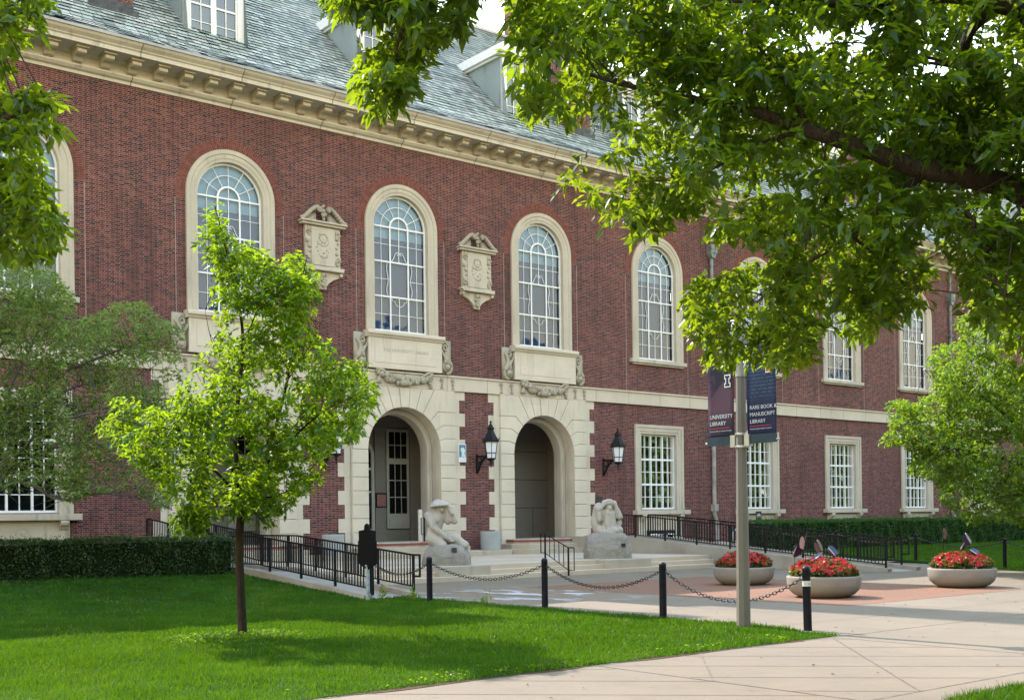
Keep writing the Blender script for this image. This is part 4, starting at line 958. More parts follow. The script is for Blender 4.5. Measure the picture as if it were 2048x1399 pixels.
# ------------------------------------------------------------------ statues
def carve(name, parts, mat, parent, vox=.02, origin=(0,0,0)):
    q = MB()
    for p in parts:
        if p[0] == 'c':
            _, a, ra, c, rc = p; ra, rc = ra*1.10, rc*1.10; a = np.array(a, float); c = np.array(c, float)
            q.tube([a+(c-a)*u for u in np.linspace(0,1,5)], [ra+(rc-ra)*u for u in np.linspace(0,1,5)], 12); q.ball(a, ra, 12, 8); q.ball(c, rc, 12, 8)
        else: _, a, r, sc = p; q.ball(a, r, 16, 11, sc)
    o = q.build(name, mat, parent, smooth=True)
    m = o.modifiers.new('fuse', 'REMESH'); m.mode = 'VOXEL'; m.voxel_size = vox; m.use_smooth_shade = True
    m = o.modifiers.new('soften', 'SMOOTH'); m.factor = .5; m.iterations = 2
    for nm, sc, st in (('worn', .16, .035), ('tooled', .035, .014)):
        tx = bpy.data.textures.new(nm, 'CLOUDS'); tx.noise_scale = sc; tx.noise_depth = 2; d = o.modifiers.new(nm, 'DISPLACE'); d.texture = tx; d.strength = st; d.mid_level = .5; d.texture_coords = 'LOCAL'
    return o
def boulder(parent, sx, sy, sz, seed, top=.75):
    q = MB(); r = random.Random(seed); rows = []; n, m = 48, 24
    for i in range(m+1):
        t = i/m*pi/2; row = []
        for k in range(n):
            a = 2*pi*k/n; ce = lambda v, e: math.copysign(abs(v)**e, v)
            x_ = sx*ce(cos(a),.7)*(cos(t)**.42 if cos(t) > 0 else 0); y_ = sy*ce(sin(a),.7)*(max(cos(t),0)**.42); z_ = sz*(sin(t)**.85)
            z_ *= 1+.10*sin(2.3*a+seed)*cos(t)
            row.append((x_, y_, z_))
        rows.append(row)
    q.grid(rows, True); o = q.build('boulder', boulder_m, parent, smooth=True)
    s = o.modifiers.new('sub', 'SUBSURF'); s.levels = s.render_levels = 2; s.subdivision_type = 'SIMPLE'
    for nm, sc, st in (('lumps', .30, .10), ('chisel', .05, .022)):
        tx = bpy.data.textures.new(nm, 'CLOUDS'); tx.noise_scale = sc; tx.noise_depth = 3
        d = o.modifiers.new(nm, 'DISPLACE'); d.texture = tx; d.strength = st; d.mid_level = .5; d.texture_coords = 'LOCAL'
    return o
def frame(o, yaw): o.rotation_euler = (0, 0, yaw)
VY = -YAW                                       # statue local x = to the right of the picture, y = away, z up
S1 = thing('statue', 'kneeling stone statue seen from the side, one hand lifting its veil, nearer the left steps', 'statue', (-4.05,-8.45,.455), 'kneeling stone statues on boulders'); frame(S1, VY-.05)
f1 = [('c',(-.40,.02,.88),.24,(-.34,.02,1.20),.20),('c',(-.34,.02,1.20),.20,(-.30,.0,1.48),.235),('c',(-.49,-.06,1.56),.115,(-.15,.10,1.60),.12),
  ('c',(-.54,-.10,1.56),.125,(-.37,-.22,1.18),.10),('c',(-.37,-.22,1.18),.10,(.14,-.24,.80),.065),('e',(.20,-.24,.76),.075,(1.3,.9,.6)),
  ('c',(-.12,.05,1.60),.11,(.27,.0,1.38),.095),('c',(.27,.0,1.38),.09,(.16,-.12,1.76),.065),('e',(.13,-.13,1.80),.075,(1,.8,1.1)),
  ('c',(-.28,0,1.62),.10,(-.20,-.03,1.76),.10),('e',(-.16,-.05,1.80),.165,(1.0,.95,1.2)),('e',(-.09,-.19,1.74),.045,(1,1,1.4)),
  ('e',(-.20,0,1.90),.20,(1.1,1.05,.75)),('c',(-.30,.02,1.88),.15,(-.36,.02,1.62),.13),('c',(-.24,-.06,1.98),.09,(.10,-.14,1.83),.06),('c',(-.34,-.08,1.86),.10,(-.36,-.12,1.66),.06),
  ('c',(.08,-.06,1.80),.09,(.06,.0,1.38),.10),('c',(.16,.0,1.78),.07,(.14,.03,1.40),.08),
  ('c',(-.40,-.05,.84),.235,(-.10,-.28,.62),.15),('c',(-.10,-.28,.62),.13,(-.40,-.30,.46),.085),('c',(-.40,-.30,.46),.07,(-.22,-.38,.44),.06),
  ('c',(-.28,.12,.88),.22,(.28,.06,.80),.17),('c',(.28,.06,.80),.165,(.58,-.02,.62),.13),('c',(.58,-.02,.62),.12,(.52,.1,.45),.10)]
f1 += [('c',(-.20+.10*cos(a)-.04,-.10+.05*sin(a),2.02),.03,(-.20+.31*cos(a),-.06+.24*sin(a)-.03,1.865+.03*cos(a)),.034) for a in np.linspace(-2.7,.3,12)]
f1 += [('c',(-.30,-.19,1.46),.06,(-.26,-.20,1.40),.06),('c',(.05,-.12,1.86),.05,(.22,-.16,1.62),.055),('c',(.10,-.02,1.7),.10,(.10,0,1.42),.11)]
carve('figure', f1, statue_m, S1); boulder(S1, .76, .60, .66, 3)
q = MB(); q.box(.22,.38,-.575,-.50,.42,.56); q.build('plaque', mat_plain('dark_plaque', (.03,.035,.045), .4), S1)
S2 = thing('statue', 'kneeling stone statue facing the plaza with both arms raised to its veil', 'statue', (2.97,-8.40,.455), 'kneeling stone statues on boulders'); frame(S2, VY+.10)
f2 = [('c',(.05,.02,1.00),.27,(.05,.0,1.40),.22),('c',(.05,0,1.40),.22,(.05,.0,1.62),.20),('e',(.07,-.10,1.76),.145,(.85,.9,1.2)),('e',(.07,-.235,1.74),.035,(.8,1,1.6)),('e',(.03,-.215,1.79),.028,(1,.6,.7)),('e',(.11,-.215,1.79),.028,(1,.6,.7)),('e',(.07,-.215,1.655),.03,(1.3,.6,.6)),
  ('e',(.06,0,1.93),.22,(1.15,1.0,.72)),('c',(-.10,-.06,1.95),.10,(.25,-.06,1.93),.09),('c',(-.12,-.10,1.90),.075,(.07,-.16,1.97),.06),('c',(.26,-.10,1.88),.075,(.07,-.16,1.97),.06),
  ('c',(-.16,0,1.55),.14,(-.34,-.12,1.72),.105),('c',(-.30,-.14,1.36),.10,(-.34,-.10,1.74),.11),('c',(-.32,-.14,1.70),.09,(-.10,-.16,1.94),.06),('e',(-.07,-.18,1.93),.07,(1.2,.8,.8)),
  ('c',(.26,0,1.55),.13,(.43,-.12,1.46),.10),('c',(.43,-.12,1.46),.095,(.25,-.16,1.92),.06),('e',(.22,-.18,1.93),.07,(1.2,.8,.8)),
  ('c',(-.28,.12,1.80),.16,(-.36,.12,1.25),.20),('c',(-.38,.08,1.30),.17,(-.34,.05,1.02),.16),('c',(-.02,-.15,1.58),.08,(-.05,-.2,1.15),.07),('c',(.18,-.15,1.58),.08,(.20,-.2,1.15),.07),('c',(.08,-.18,1.58),.07,(.08,-.22,1.05),.08),
  ('c',(-.22,-.02,.98),.18,(.22,-.30,.95),.135),('c',(.12,0,1.0),.18,(.38,-.22,.98),.13),('c',(-.2,-.2,.90),.12,(.2,-.32,.88),.11),('c',(.30,.05,1.0),.15,(.42,.0,1.25),.10)]
f2 += [('c',(-.19+.02*j,-.17-.012*j,1.86+.035*j),.022,(.07,-.225+.01*j,1.94+.04*j),.024) for j in range(4)]+[('c',(.07,-.225+.01*j,1.94+.04*j),.024,(.32-.02*j,-.17-.012*j,1.86+.035*j),.022) for j in range(4)]
f2 += [('c',(-.02+.05*j,-.2,1.56),.025,(-.06+.07*j,-.27,1.05),.028) for j in range(5)]
carve('figure', f2, statue_m, S2); boulder(S2, .84, .66, .92, 8)
q = MB(); q.box(.38,.52,-.665,-.58,.42,.53); q.build('plaque', mat_plain('dark_plaque2', (.02,.02,.025), .4), S2)

# ------------------------------------------------------------------ lanterns on the wall
def lantern():
    r = thing('wall_lantern', 'x', 'lantern', (0,0,0), 'black wall lanterns between the doorways')
    q = MB(); q.box(-.05, .05, -.05, -.001, -.85, -.05); q.box(-.04,.04,-.62,-.05,-.18,-.12); 
    q.tube([(0,-.05,-.80),(0,-.16,-.62),(0,-.36,-.36),(0,-.62,-.18)], .045, 6)
    for c, rr in (((-.30,-.22),.11),((-.50,-.26),.09),((-.20,-.45),.10),((-.34,-.36),.07)): q.tube([(0, c[0]+rr*u*cos(9*u), c[1]+rr*u*sin(9*u)) for u in np.linspace(.2,1,16)], .026, 5)
    q.build('bracket', black_p, r)
    A = -.95
    q = MB(); q.tube([(0,-.6,-.15),(0,A,-.15)], .03, 6); q.lathe([(.02,-.62),(.035,-.55),(.015,-.50),(.06,-.44),(.02,-.38),(.12,-.34),(.19,-.30)], (0,A,0), 6); q.lathe([(.001,-.64),(.03,-.60),(.001,-.56)], (0,A,0), 8)
    q.lathe([(.20,-.30),(.215,-.27),(.20,-.25)], (0,A,0), 6)
    for k in range(6):
        a = 2*pi*k/6; q.tube([(.195*cos(a), A+.195*sin(a), -.25), (.29*cos(a), A+.29*sin(a), .40)], .014, 5); q.tube([(.33*cos(a), A+.33*sin(a), .44), (.40*cos(a), A+.40*sin(a), .52), (.385*cos(a), A+.385*sin(a), .58)], .014, 5)
    q.lathe([(.225,-.06),(.24,-.06),(.24,-.03),(.225,-.03)], (0,A,0), 6)
    q.lathe([(.29,.39),(.36,.40),(.36,.47),(.33,.49),(.20,.70),(.13,.86),(.12,.90),(.16,.92),(.16,.98),(.11,1.0),(.10,1.06),(.05,1.12),(.03,1.18),(.05,1.21),(.02,1.25),(.001,1.30)], (0,A,0), 6)
    q.box(-.07,.07,A-.012,A+.012,1.19,1.23)
    q.build('lamp_cage', black_p, r)
    q = MB(); q.lathe([(.18,-.25),(.27,.39)], (0,A,0), 6); q.build('lamp_glass', frost, r)
    return r
l0 = lantern()
for i, (x_, lb) in enumerate(((3.6,'black wall lantern between the two clear doorways'),(10.75,'black wall lantern left of the first tall ground-floor window'),(-3.6,'black wall lantern mostly hidden behind the young tree'))):
    o = l0 if i == 0 else dup(l0); o.location = (x_, 0, 4.62); o['label'] = lb

# ------------------------------------------------------------------ small things at the entrance
def bin_(x_, y_, lb):
    r = thing('concrete_bin', lb, 'bin', (x_, y_, .64), 'concrete bins by the doorways'); q = MB(); q.lathe([(.001,0),(.385,0),(.40,.02),(.42,.72),(.41,.76),(.37,.76),(.36,.70)], n=28); q.build('bin_body', bin_m, r, smooth=False)
    q = MB(); q.lathe([(.001,.70),(.36,.70)], n=28); q.build('bin_top', dark_in, r)
bin_(3.68, -.75, 'round grey concrete bin right of the brick pier under the lantern'); bin_(-3.66, -.75, 'round grey concrete bin left of the doorway with the glazed door')
q = MB(); q.box(-.075,.075,-.05,.05,0,1.25); o = q.build('push_button_post', mat_plain('cream_metal', (.55,.53,.47), .4), bevel=.012); o.location = (.36,-.55,1.049); tag(o, 'slim cream push-button post at the top of the door steps', 'post')
r = thing('notice_board', 'small pink notice in a dark frame on the porch pilaster', 'notice', (.98,3.26,2.75)); q = MB(); q.box(-.26,.26,-.05,-.002,-.30,.30); q.build('frame', black_p, r); q = MB(); q.box(-.22,.22,-.055,-.051,-.26,.24); q.build('notice_sheet', mat_plain('pink_notice', (.35,.16,.15), .6, var=.25, scale=12), r)
r = thing('wall_sign', 'small blue and white sign on the stone beside the lantern', 'sign', (2.83,-.03,4.60)); q = MB(); q.box(-.19,.19,-.012,-.001,-.37,.37); q.build('sign_plate', white_p, r)
q = MB(); q.box(-.165,.165,-.016,-.0125,-.17,.34); q.build('sign_picture', mat_plain('sign_blue', (.08,.22,.30), .4), r)
q = MB(); q.prism([(-.05,-.16),(.15,-.16),(.10,.0),(.14,.12),(.04,.24),(-.06,.22),(-.09,.10),(-.03,.0)], -.02, -.0165); q.box(-.12,.12,-.016,-.0125,-.29,-.25); q.build('sign_figure', mat_plain('sign_pale', (.6,.68,.7), .4), r)
r = thing('bronze_plaque', 'small dark bronze plaque on the brick left of the facing statue', 'plaque', (10.43,-.004,2.66)); q = MB(); q.box(-.24,.24,-.03,.0,-.20,.20); q.build('plaque_plate', mat_plain('bronze', (.05,.04,.035), .5, metal=.4), r, bevel=.01)
# marker sign
r = thing('marker_sign', 'black historical marker seen from behind on a pale post at the lawn corner', 'sign', (-11.0,-15.0,.02))
q = MB(); q.lathe([(.045,-.1),(.045,.78)], n=12); q.build('post', mat_plain('pale_blue_grey_post', (.25,.31,.33), .6, var=.35, scale=8), r)
pl = [(-.38,.86),(-.06,.72),(.06,.72),(.38,.86),(.38,1.38),(.345,1.39),(.345,1.62),(.11,1.64),(.10,1.70),(.07,1.76),(0,1.79),(-.07,1.76),(-.10,1.70),(-.11,1.64),(-.345,1.62),(-.345,1.39),(-.38,1.38)]
q = MB(); n = len(pl); q.v += [(-.025,p[0],p[1]) for p in pl]+[(.025,p[0],p[1]) for p in pl]; q.f += [tuple(range(n)), tuple(range(2*n-1,n-1,-1))]+[(i,n+i,n+(i+1)%n,(i+1)%n) for i in range(n)]
q.build('sign_plate', mat_plain('black_iron', (.004,.004,.005), .6, spec=.12), r, bevel=.006); q = MB(); q.ball((-.04,0,.80), .03); q.build('bolt', pipe2_m, r)
# bike sign and racks
r = thing('bicycle_sign', 'small black bicycle sign standing behind the right hedge', 'sign', (20.4,-.9,0)); q = MB(); q.tube([(0,0,0),(0,0,1.3)], .03, 8); q.build('post', pipe2_m, r); q = MB(); q.box(-.21,.21,-.05,-.031,1.28,2.12); q.build('sign_plate', mat_plain('black_sign', (.01,.01,.012), .4), r)
q = MB()
for s in (-1,1): q.tube([(s*.095+.065*cos(t), -.055, 1.90+.065*sin(t)) for t in np.linspace(0,2*pi,15)], .009, 4, False)
q.tube([(-.095,-.055,1.90),(-.04,-.055,2.0),(.06,-.055,2.0),(.095,-.055,1.90)], .009, 4); q.tube([(-.04,-.055,2.0),(.0,-.055,1.9),(.06,-.055,2.0)], .008, 4); q.build('bicycle_symbol', white_p, r)
for i, x_ in enumerate((17.4, 18.6, 19.9)):
    q = MB(); q.tube([(-.42,0,0),(-.42,0,.72),(-.36,0,.85),(-.24,0,.91),(.24,0,.91),(.36,0,.85),(.42,0,.72),(.42,0,0)], .045, 8); o = q.build('bike_rack', mat_plain('galvanised', (.35,.40,.44), .4, metal=.5, var=.2), smooth=True); o.location = (x_,-2.2,.35); tag(o, ['grey hoop bike rack left of the drainpipe foot','grey hoop bike rack right of the drainpipe foot','grey hoop bike rack nearest the end of the hedge'][i], 'bike rack', 'bike racks at the wall')
rect('paving', 9.7, 14.5, -12.5, -.05, .05, terrace_m); rect('paving', 14.5, 21.5, -4.6, -.05, .35, terrace_m)

# ------------------------------------------------------------------ lamp post with banners
LPX, LPY = -10.24, -25.58
r = thing('lamp_post', 'tall speckled concrete lamp post with two banners at the lawn tip', 'lamp post', (LPX, LPY, .02))
q = MB(); q.lathe([(.118,-.1),(.078,4.15),(.074,4.17)], n=8); o = q.build('post', post_m, r)
q = MB(); q.lathe([(.085,4.165),(.085,4.45),(.10,4.5),(.24,4.62),(.27,4.95),(.20,5.1),(.05,5.18),(.001,5.2)], n=16); q.build('luminaire', mat_plain('grey_luminaire', (.32,.32,.31), .5), r, smooth=True)
q = MB()
for z_ in (2.98, 3.19, 4.66, 4.75): q.lathe([(.10,z_),(.103,z_+.02),(.10,z_+.04)], n=16)
for s in (-1, 1): q.tube([(0,s*.10,3.09),(0,s*.76,3.09)], .014, 6); q.tube([(0,s*.06,4.70),(0,s*.76,4.70)], .014, 6); q.box(-.05,.05,min(s*.10,s*.2),max(s*.10,s*.2),3.0,3.2); q.ball((0,s*.77,3.09), .022); q.ball((0,s*.77,4.70), .022)
q.build('banner_arm', mat_plain('steel', (.5,.5,.48), .35, metal=.6), r)
letter_m = mat_plain('banner_white', (.55,.56,.58), .6, var=.05)
def banner(s, label, photo, txt, sub, logo_c, oz):
    r = thing('banner', label, 'banner', (LPX, LPY, .02), 'banners on the lamp post')
    ya, yb = (.14, .73) if s > 0 else (-.73, -.14)
    base = mat_plain('banner_navy_%d' % (s > 0), (.012,.016,.045), .6, var=.1)
    k = NT('banner_print_%d' % (s > 0)); o_ = k.coord(); sep = k.n('ShaderNodeSeparateXYZ'); k.l(o_, sep.inputs[0])
    if s > 0:
        n = k.noise(o_, 9, 5, .7); yy = k.math('ADD', sep.outputs[1], 0); 
        tower = k.math('LESS_THAN', k.math('SUBTRACT', sep.outputs[2], k.math('MULTIPLY', k.math('SUBTRACT', .81, yy), .95)), 3.72)
        f = k.math('MULTIPLY', tower, k.mapr(sep.outputs[2], 3.38, 3.65, 0, 1)); cw = k.math('LESS_THAN', k.math('FRACT', k.math('MULTIPLY', yy, 9)), .25)
        c = k.mix(f, (.015,.012,.03), (.060,.026,.044)); c = k.mix(k.math('MULTIPLY', k.math('MULTIPLY', f, cw), .6), c, (.06,.02,.05))
        tree_ = k.math('MULTIPLY', k.math('GREATER_THAN', yy, .55), k.mapr(n, .45, .6, 0, .7)); c = k.mix(k.math('MULTIPLY', tree_, k.mapr(sep.outputs[2],3.4,3.6,0,1)), c, (.07,.03,.055))
    else:
        n = k.noise(o_, 26, 4, .7); ln = k.math('GREATER_THAN', k.math('FRACT', k.math('MULTIPLY', sep.outputs[2], 17)), .45)
        c = k.mix(k.math('MULTIPLY', k.math('MULTIPLY', ln, k.mapr(n, .42, .55, 0, .8)), k.mapr(sep.outputs[2], 3.72, 3.85, 0, 1)), k.mix(k.mapr(sep.outputs[2], 3.3, 4.0, 0, 1), (.008,.012,.05), (.009,.022,.065)), (.045,.08,.155))
    k.bsdf(c, .55, spec=.3)
    q = MB(); rows = []
    for z_ in np.linspace(3.12, 4.68, 14): rows.append([(.012*sin(3*z_+4*y), y, z_) for y in np.linspace(ya, yb, 8)])
    q.grid(rows); o = q.build('cloth', k.m, r, smooth=True); sm = o.modifiers.new('thick', 'SOLIDIFY'); sm.thickness = .004
    q = MB(); q.box(-.018,.018,ya,yb,3.04,3.19); q.build('hem', mat_plain('banner_hem', (.02,.04,.055), .6), r)
    rot = Matrix(((0,0,-1,0),(-1,0,0,0),(0,1,0,0),(0,0,0,1)))      # text runs towards -y, reads from -x
    y0 = yb-.07; z_ = 3.50 if s > 0 else 3.60
    for i, t in enumerate(txt): text('lettering', t, .094 if s > 0 else .086, letter_m, r, Matrix.Translation((-.030, y0, z_-.115*i)) @ rot, 'LEFT', .001)
    zz = z_-.115*(len(txt)-1)-.05
    q = MB(); q.box(-.032,-.028,ya+.08,yb-.07,zz-.005,zz+.005); q.build('red_rule', mat_plain('banner_red', (.5,.03,.03), .5), r)
    text('small_lettering', sub, .028, letter_m, r, Matrix.Translation((-.030, y0, zz-.055)) @ rot, 'LEFT', .001)
    yc, zc = ya+.12, oz
    for wd, m, xx in ((1.28, white_p, -.030), (1.0, logo_c, -.033)):
        e = (wd-1)*.06; q = MB()
        q.box(xx, xx+.002, yc-.05-e, yc+.05+e, zc+.05-e, zc+.09+e); q.box(xx, xx+.002, yc-.05-e, yc+.05+e, zc-.09-e, zc-.05+e); q.box(xx-.0005, xx+.0015, yc-.026-e, yc+.026+e, zc-.05+e, zc+.05-e); q.build('block_letter', m, r)
banner(1, 'purple-tinted banner reading UNIVERSITY LIBRARY left of the lamp post', None, ['UNIVERSITY','LIBRARY'], 'University of Illinois at Urbana-Champaign', mat_plain('logo_navy', (.01,.015,.05), .5), 4.12)
banner(-1, 'blue banner reading RARE BOOK & MANUSCRIPT LIBRARY right of the lamp post', None, ['RARE BOOK &','MANUSCRIPT','LIBRARY'], 'SPECIAL COLLECTIONS AT ILLINOIS', mat_plain('logo_orange', (.65,.06,.03), .5), 4.28)

# ------------------------------------------------------------------ hedges
def hedge(xa, xb, ya, yb, hf, zt, n, size, label):
    r = thing('hedge', label, 'hedge', ((xa+xb)/2, (ya+yb)/2, float(hf((xa+xb)/2, ya)))); ox = np.array(r.location)
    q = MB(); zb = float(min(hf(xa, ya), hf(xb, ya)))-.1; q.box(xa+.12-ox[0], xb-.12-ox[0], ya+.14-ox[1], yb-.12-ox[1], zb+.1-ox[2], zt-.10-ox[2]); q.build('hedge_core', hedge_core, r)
    aF, aT, aE = (xb-xa)*(zt-zb), (xb-xa)*(yb-ya), (yb-ya)*(zt-zb); tot = aF+aT+2*aE; P = []
    def wob(u, v): return .05*np.sin(u*2.1+np.sin(v*3))+.05*np.sin(u*5.3+v*4)+.03*np.sin(u*11+1)+.14*(vnoise(u+50, v+50, .5, 77)-.5)
    m = int(n*aF/tot); X = rng.uniform(xa, xb, m); Z = rng.uniform(zb+.08, zt, m); P.append(np.stack([X, ya+wob(X, Z)+np.abs(rng.normal(0,.05,m))+.12*np.maximum(0,(zb+.45-Z)), Z], 1))
    m = int(n*aT/tot); X = rng.uniform(xa, xb, m); Y = rng.uniform(ya, yb, m); P.append(np.stack([X, Y, zt+wob(X, Y)*.55-np.abs(rng.normal(0,.04,m))+(rng.random(m) < .05)*rng.uniform(0,.16,m)], 1))
    for xe in (xa, xb):
        m = int(n*aE/tot); Y = rng.uniform(ya, yb, m); Z = rng.uniform(zb+.08, zt, m); P.append(np.stack([xe+wob(Y, Z)-np.sign(xe-ox[0])*np.abs(rng.normal(0,.05,m)), Y, Z], 1))
    C = np.concatenate(P)-ox; m = len(C); A = unit(rng.normal(0,1,(m,3))+[0,-.5,.55]); Nn = unit(rng.normal(0,1,(m,3)))
    leafmesh('foliage', C, A, Nn, size*rng.uniform(.7,1.5,m), size*.5*rng.uniform(.7,1.3,m), leaf_hedge if xa < 0 else leaf_hedge_lit, r, np.clip(.55*rng.random(m)+.45*rng.random(m)**2, 0, 1))
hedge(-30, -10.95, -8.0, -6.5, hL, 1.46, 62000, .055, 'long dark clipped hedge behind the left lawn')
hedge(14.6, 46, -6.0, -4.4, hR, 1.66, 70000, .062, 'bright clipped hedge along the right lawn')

# ------------------------------------------------------------------ trees
def inpoly(P, x, y):
    P = np.array(P, float); c = np.zeros(len(x), bool); j = len(P)-1
    for i in range(len(P)):
        a = ((P[i,1] > y) != (P[j,1] > y)) & (x < (P[j,0]-P[i,0])*(y-P[i,1])/(P[j,1]-P[i,1]+1e-9)+P[i,0]); c ^= a; j = i
    return c
def P3(x, y, D):
    x, y, D = (np.asarray(a, float) for a in (x, y, D))
    return EYE + (FW*FPX + R2*(x-1024)[:, None] + U2*(699.5+SY-y)[:, None])*(D/FPX)[:, None]
def scatter(polys, n, dfun, s=70, thr=.38, seed=1, up=0, er=0, clear=None):           # points of a crown: clumps and gaps, depth by clump
    out = []
    for poly, wgt in polys:
        P = np.array(poly); lo, hi = P.min(0), P.max(0); k = int(n*wgt); got = []
        while sum(len(g) for g in got) < k:
            x = rng.uniform(lo[0], hi[0], k*3); y = rng.uniform(lo[1], hi[1], k*3); m = inpoly(poly, x, y)
            if er: m &= inpoly(poly, x+er, y) & inpoly(poly, x-er, y) & inpoly(poly, x, y-.4*er)
            lay = rng.integers(0, 3, k*3); v = np.choose(lay, [vnoise(x, y, s, seed), vnoise(x+311, y+77, s*1.3, seed+1), vnoise(x+91, y+511, s*.7, seed+2)])
            m &= v > thr+.12*rng.normal(0, 1, k*3)*.5
            x, y, lay, v = x[m], y[m], lay[m], v[m]; D = dfun(x, y, lay, v)
            if clear is not None:                           # the heavy limb shows through on its lower side
                dd = np.full(len(x), 1e9)
                for (ax, ay), (bx, by) in zip(clear, clear[1:]):
                    t = np.clip(((x-ax)*(bx-ax)+(y-up-ay)*(by-ay))/((bx-ax)**2+(by-ay)**2), 0, 1); dd = np.minimum(dd, np.hypot(x-ax-t*(bx-ax), y-up-ay-t*(by-ay)))
                k_ = ~((dd < 42) & (D < 11.1) & (rng.random(len(x)) < .82)); x, y, D = x[k_], y[k_], D[k_]
            got.append(P3(x, y-up, D))
        out.append(np.concatenate(got)[:k])
    return np.concatenate(out)
def sprigs(name, B, k, L, Wd, mat, parent, droop=.45, spread=.9, fold=.16, bias=0.0):
    n = len(B); az = rng.uniform(0, 2*pi, n); el = -droop+rng.normal(0, .35, n)
    D = np.stack([np.cos(az)*np.cos(el), np.sin(az)*np.cos(el), np.sin(el)], 1)
    ox = np.array(parent.location); Bk = np.repeat(B, k, 0)-ox; Dk = np.repeat(D, k, 0); m = n*k
    t = np.tile(np.linspace(0, 1, k), n); A = unit(Dk+rng.normal(0, spread*.5, (m,3))); Nn = unit(rng.normal(0, .45, (m,3))+[0,0,1.])
    C = Bk + Dk*(t*L*1.1)[:, None]; sz = np.repeat(rng.uniform(.75, 1.2, n), k)
    r = np.clip(np.repeat(rng.random(n), k)*.6+rng.random(m)*.5-.05+bias, 0, 1)
    return leafmesh(name, C, A, Nn, L*sz*rng.uniform(.55,1.25,m), Wd*sz*rng.uniform(.6,1.3,m), mat, parent, r, fold*2*rng.random(m)[:, None])
def tubes(name, lines, mat, parent, n=7):
    q = MB(); ox = np.array(parent.location)
    for pts, ra, rb in lines:
        pts = [np.array(p)-ox for p in pts]; q.tube(pts, list(np.linspace(ra, rb, len(pts))), n)
    return q.build(name, mat, parent, smooth=True)
def twigs(limbs, targets, ra, rb, lift=.15, seg=6, maxd=2.5):
    L = np.concatenate([np.concatenate([np.array(l[0])[:-1]*(1-u)+np.array(l[0])[1:]*u for u in np.linspace(0, .9, 8)]) for l in limbs]); out = []; used = np.zeros(len(L))
    for t in targets:
        d = np.linalg.norm(L-t, axis=1)+.35*np.maximum(0, L[:,2]-t[2])+used+rng.uniform(0, .35, len(L)); i = np.argmin(d); a = L[i]
        if d[i] > maxd: continue
        used += .5*np.exp(-(np.linalg.norm(L-a, axis=1)/.08)**2)
        mid = (a+t)/2+np.array([0,0,lift*np.linalg.norm(t-a)])+rng.normal(0,.06,3)*np.linalg.norm(t-a)
        out.append(([a*(1-u)**2+2*mid*u*(1-u)+t*u*u for u in np.linspace(0,1,seg)], ra, rb))
    return out
def smoothline(pts, n=14):
    P = np.array(pts, float); t = np.linspace(0, len(P)-1, n); i = np.clip(np.floor(t).astype(int), 0, len(P)-2); u = (t-i)[:, None]
    p0 = P[np.maximum(i-1,0)]; p1 = P[i]; p2 = P[i+1]; p3 = P[np.minimum(i+2,len(P)-1)]
    return list(.5*((2*p1)+(-p0+p2)*u+(2*p0-5*p1+4*p2-p3)*u*u+(-p0+3*p1-3*p2+p3)*u**3))
def limb(pix, ra, rb, n=12): return (smoothline([px(*p) for p in pix], n), ra, rb)

# big tree overhanging from the right; its trunk stands outside the picture
bt = px(2330, 1180, 11.2); bt = np.array([bt[0], bt[1], 0.02])
BT = thing('overhanging_tree', 'big leafy tree reaching in over the whole upper right of the picture', 'tree', tuple(bt))
trunk = [(smoothline([bt+[0,0,-.2], bt+[.05,.02,1.5], bt+[-.05,.1,3.2], bt+[-.2,.2,4.6], bt+[-.35,.3,7.5]], 12), .34, .14)]
tubes('trunk', trunk, bark, BT, 14)
top = bt+np.array([-.15,.15,4.0])
limbs = [(smoothline([bt+np.array([-.05,.1,3.2]), px(2100,425,11.0), px(1940,352,10.8), px(1840,338,10.6), px(1740,300,10.5), px(1620,262,10.5), px(1480,215,10.6), px(1330,190,10.8), px(1180,150,11)], 22), .14, .015),
  (smoothline([px(1860,340,10.7), px(1780,400,11.2), px(1700,470,11.6), px(1640,510,12), px(1560,560,12.2), px(1480,640,12.4)], 14), .045, .008),
  (smoothline([top, px(2090,80,10.5), px(1990,10,10.2), px(1880,-8,10.2), px(1700,6,10.2), px(1560,0,10.3), px(1420,2,10.4)], 18), .10, .018),
  (smoothline([px(1990,10,10.2), px(1935,70,10.6), px(1930,130,10.8), px(1945,190,11), px(1930,130,10.9)][:4], 8), .06, .03),
  limb([(1960,160,11),(1880,120,11),(1800,110,11.1),(1720,85,11.2)], .022, .008), limb([(1940,140,11),(1840,125,11.2),(1750,140,11.2)], .02, .008),
  limb([(1930,195,11),(1830,180,11),(1740,200,11.2)], .016, .006), limb([(1620,262,10.5),(1540,280,10.7),(1440,330,10.9),(1360,370,11)], .028, .007),
  limb([(1620,262,10.5),(1560,150,10.4),(1490,60,10.4)], .03, .008), limb([(1700,470,11.6),(1760,520,11.8),(1800,580,12)], .02, .006), limb([(1900,350,10.8),(1960,480,10.4),(2010,600,10.2)], .03, .008)]
tubes('limb', limbs, bark, BT, 9)
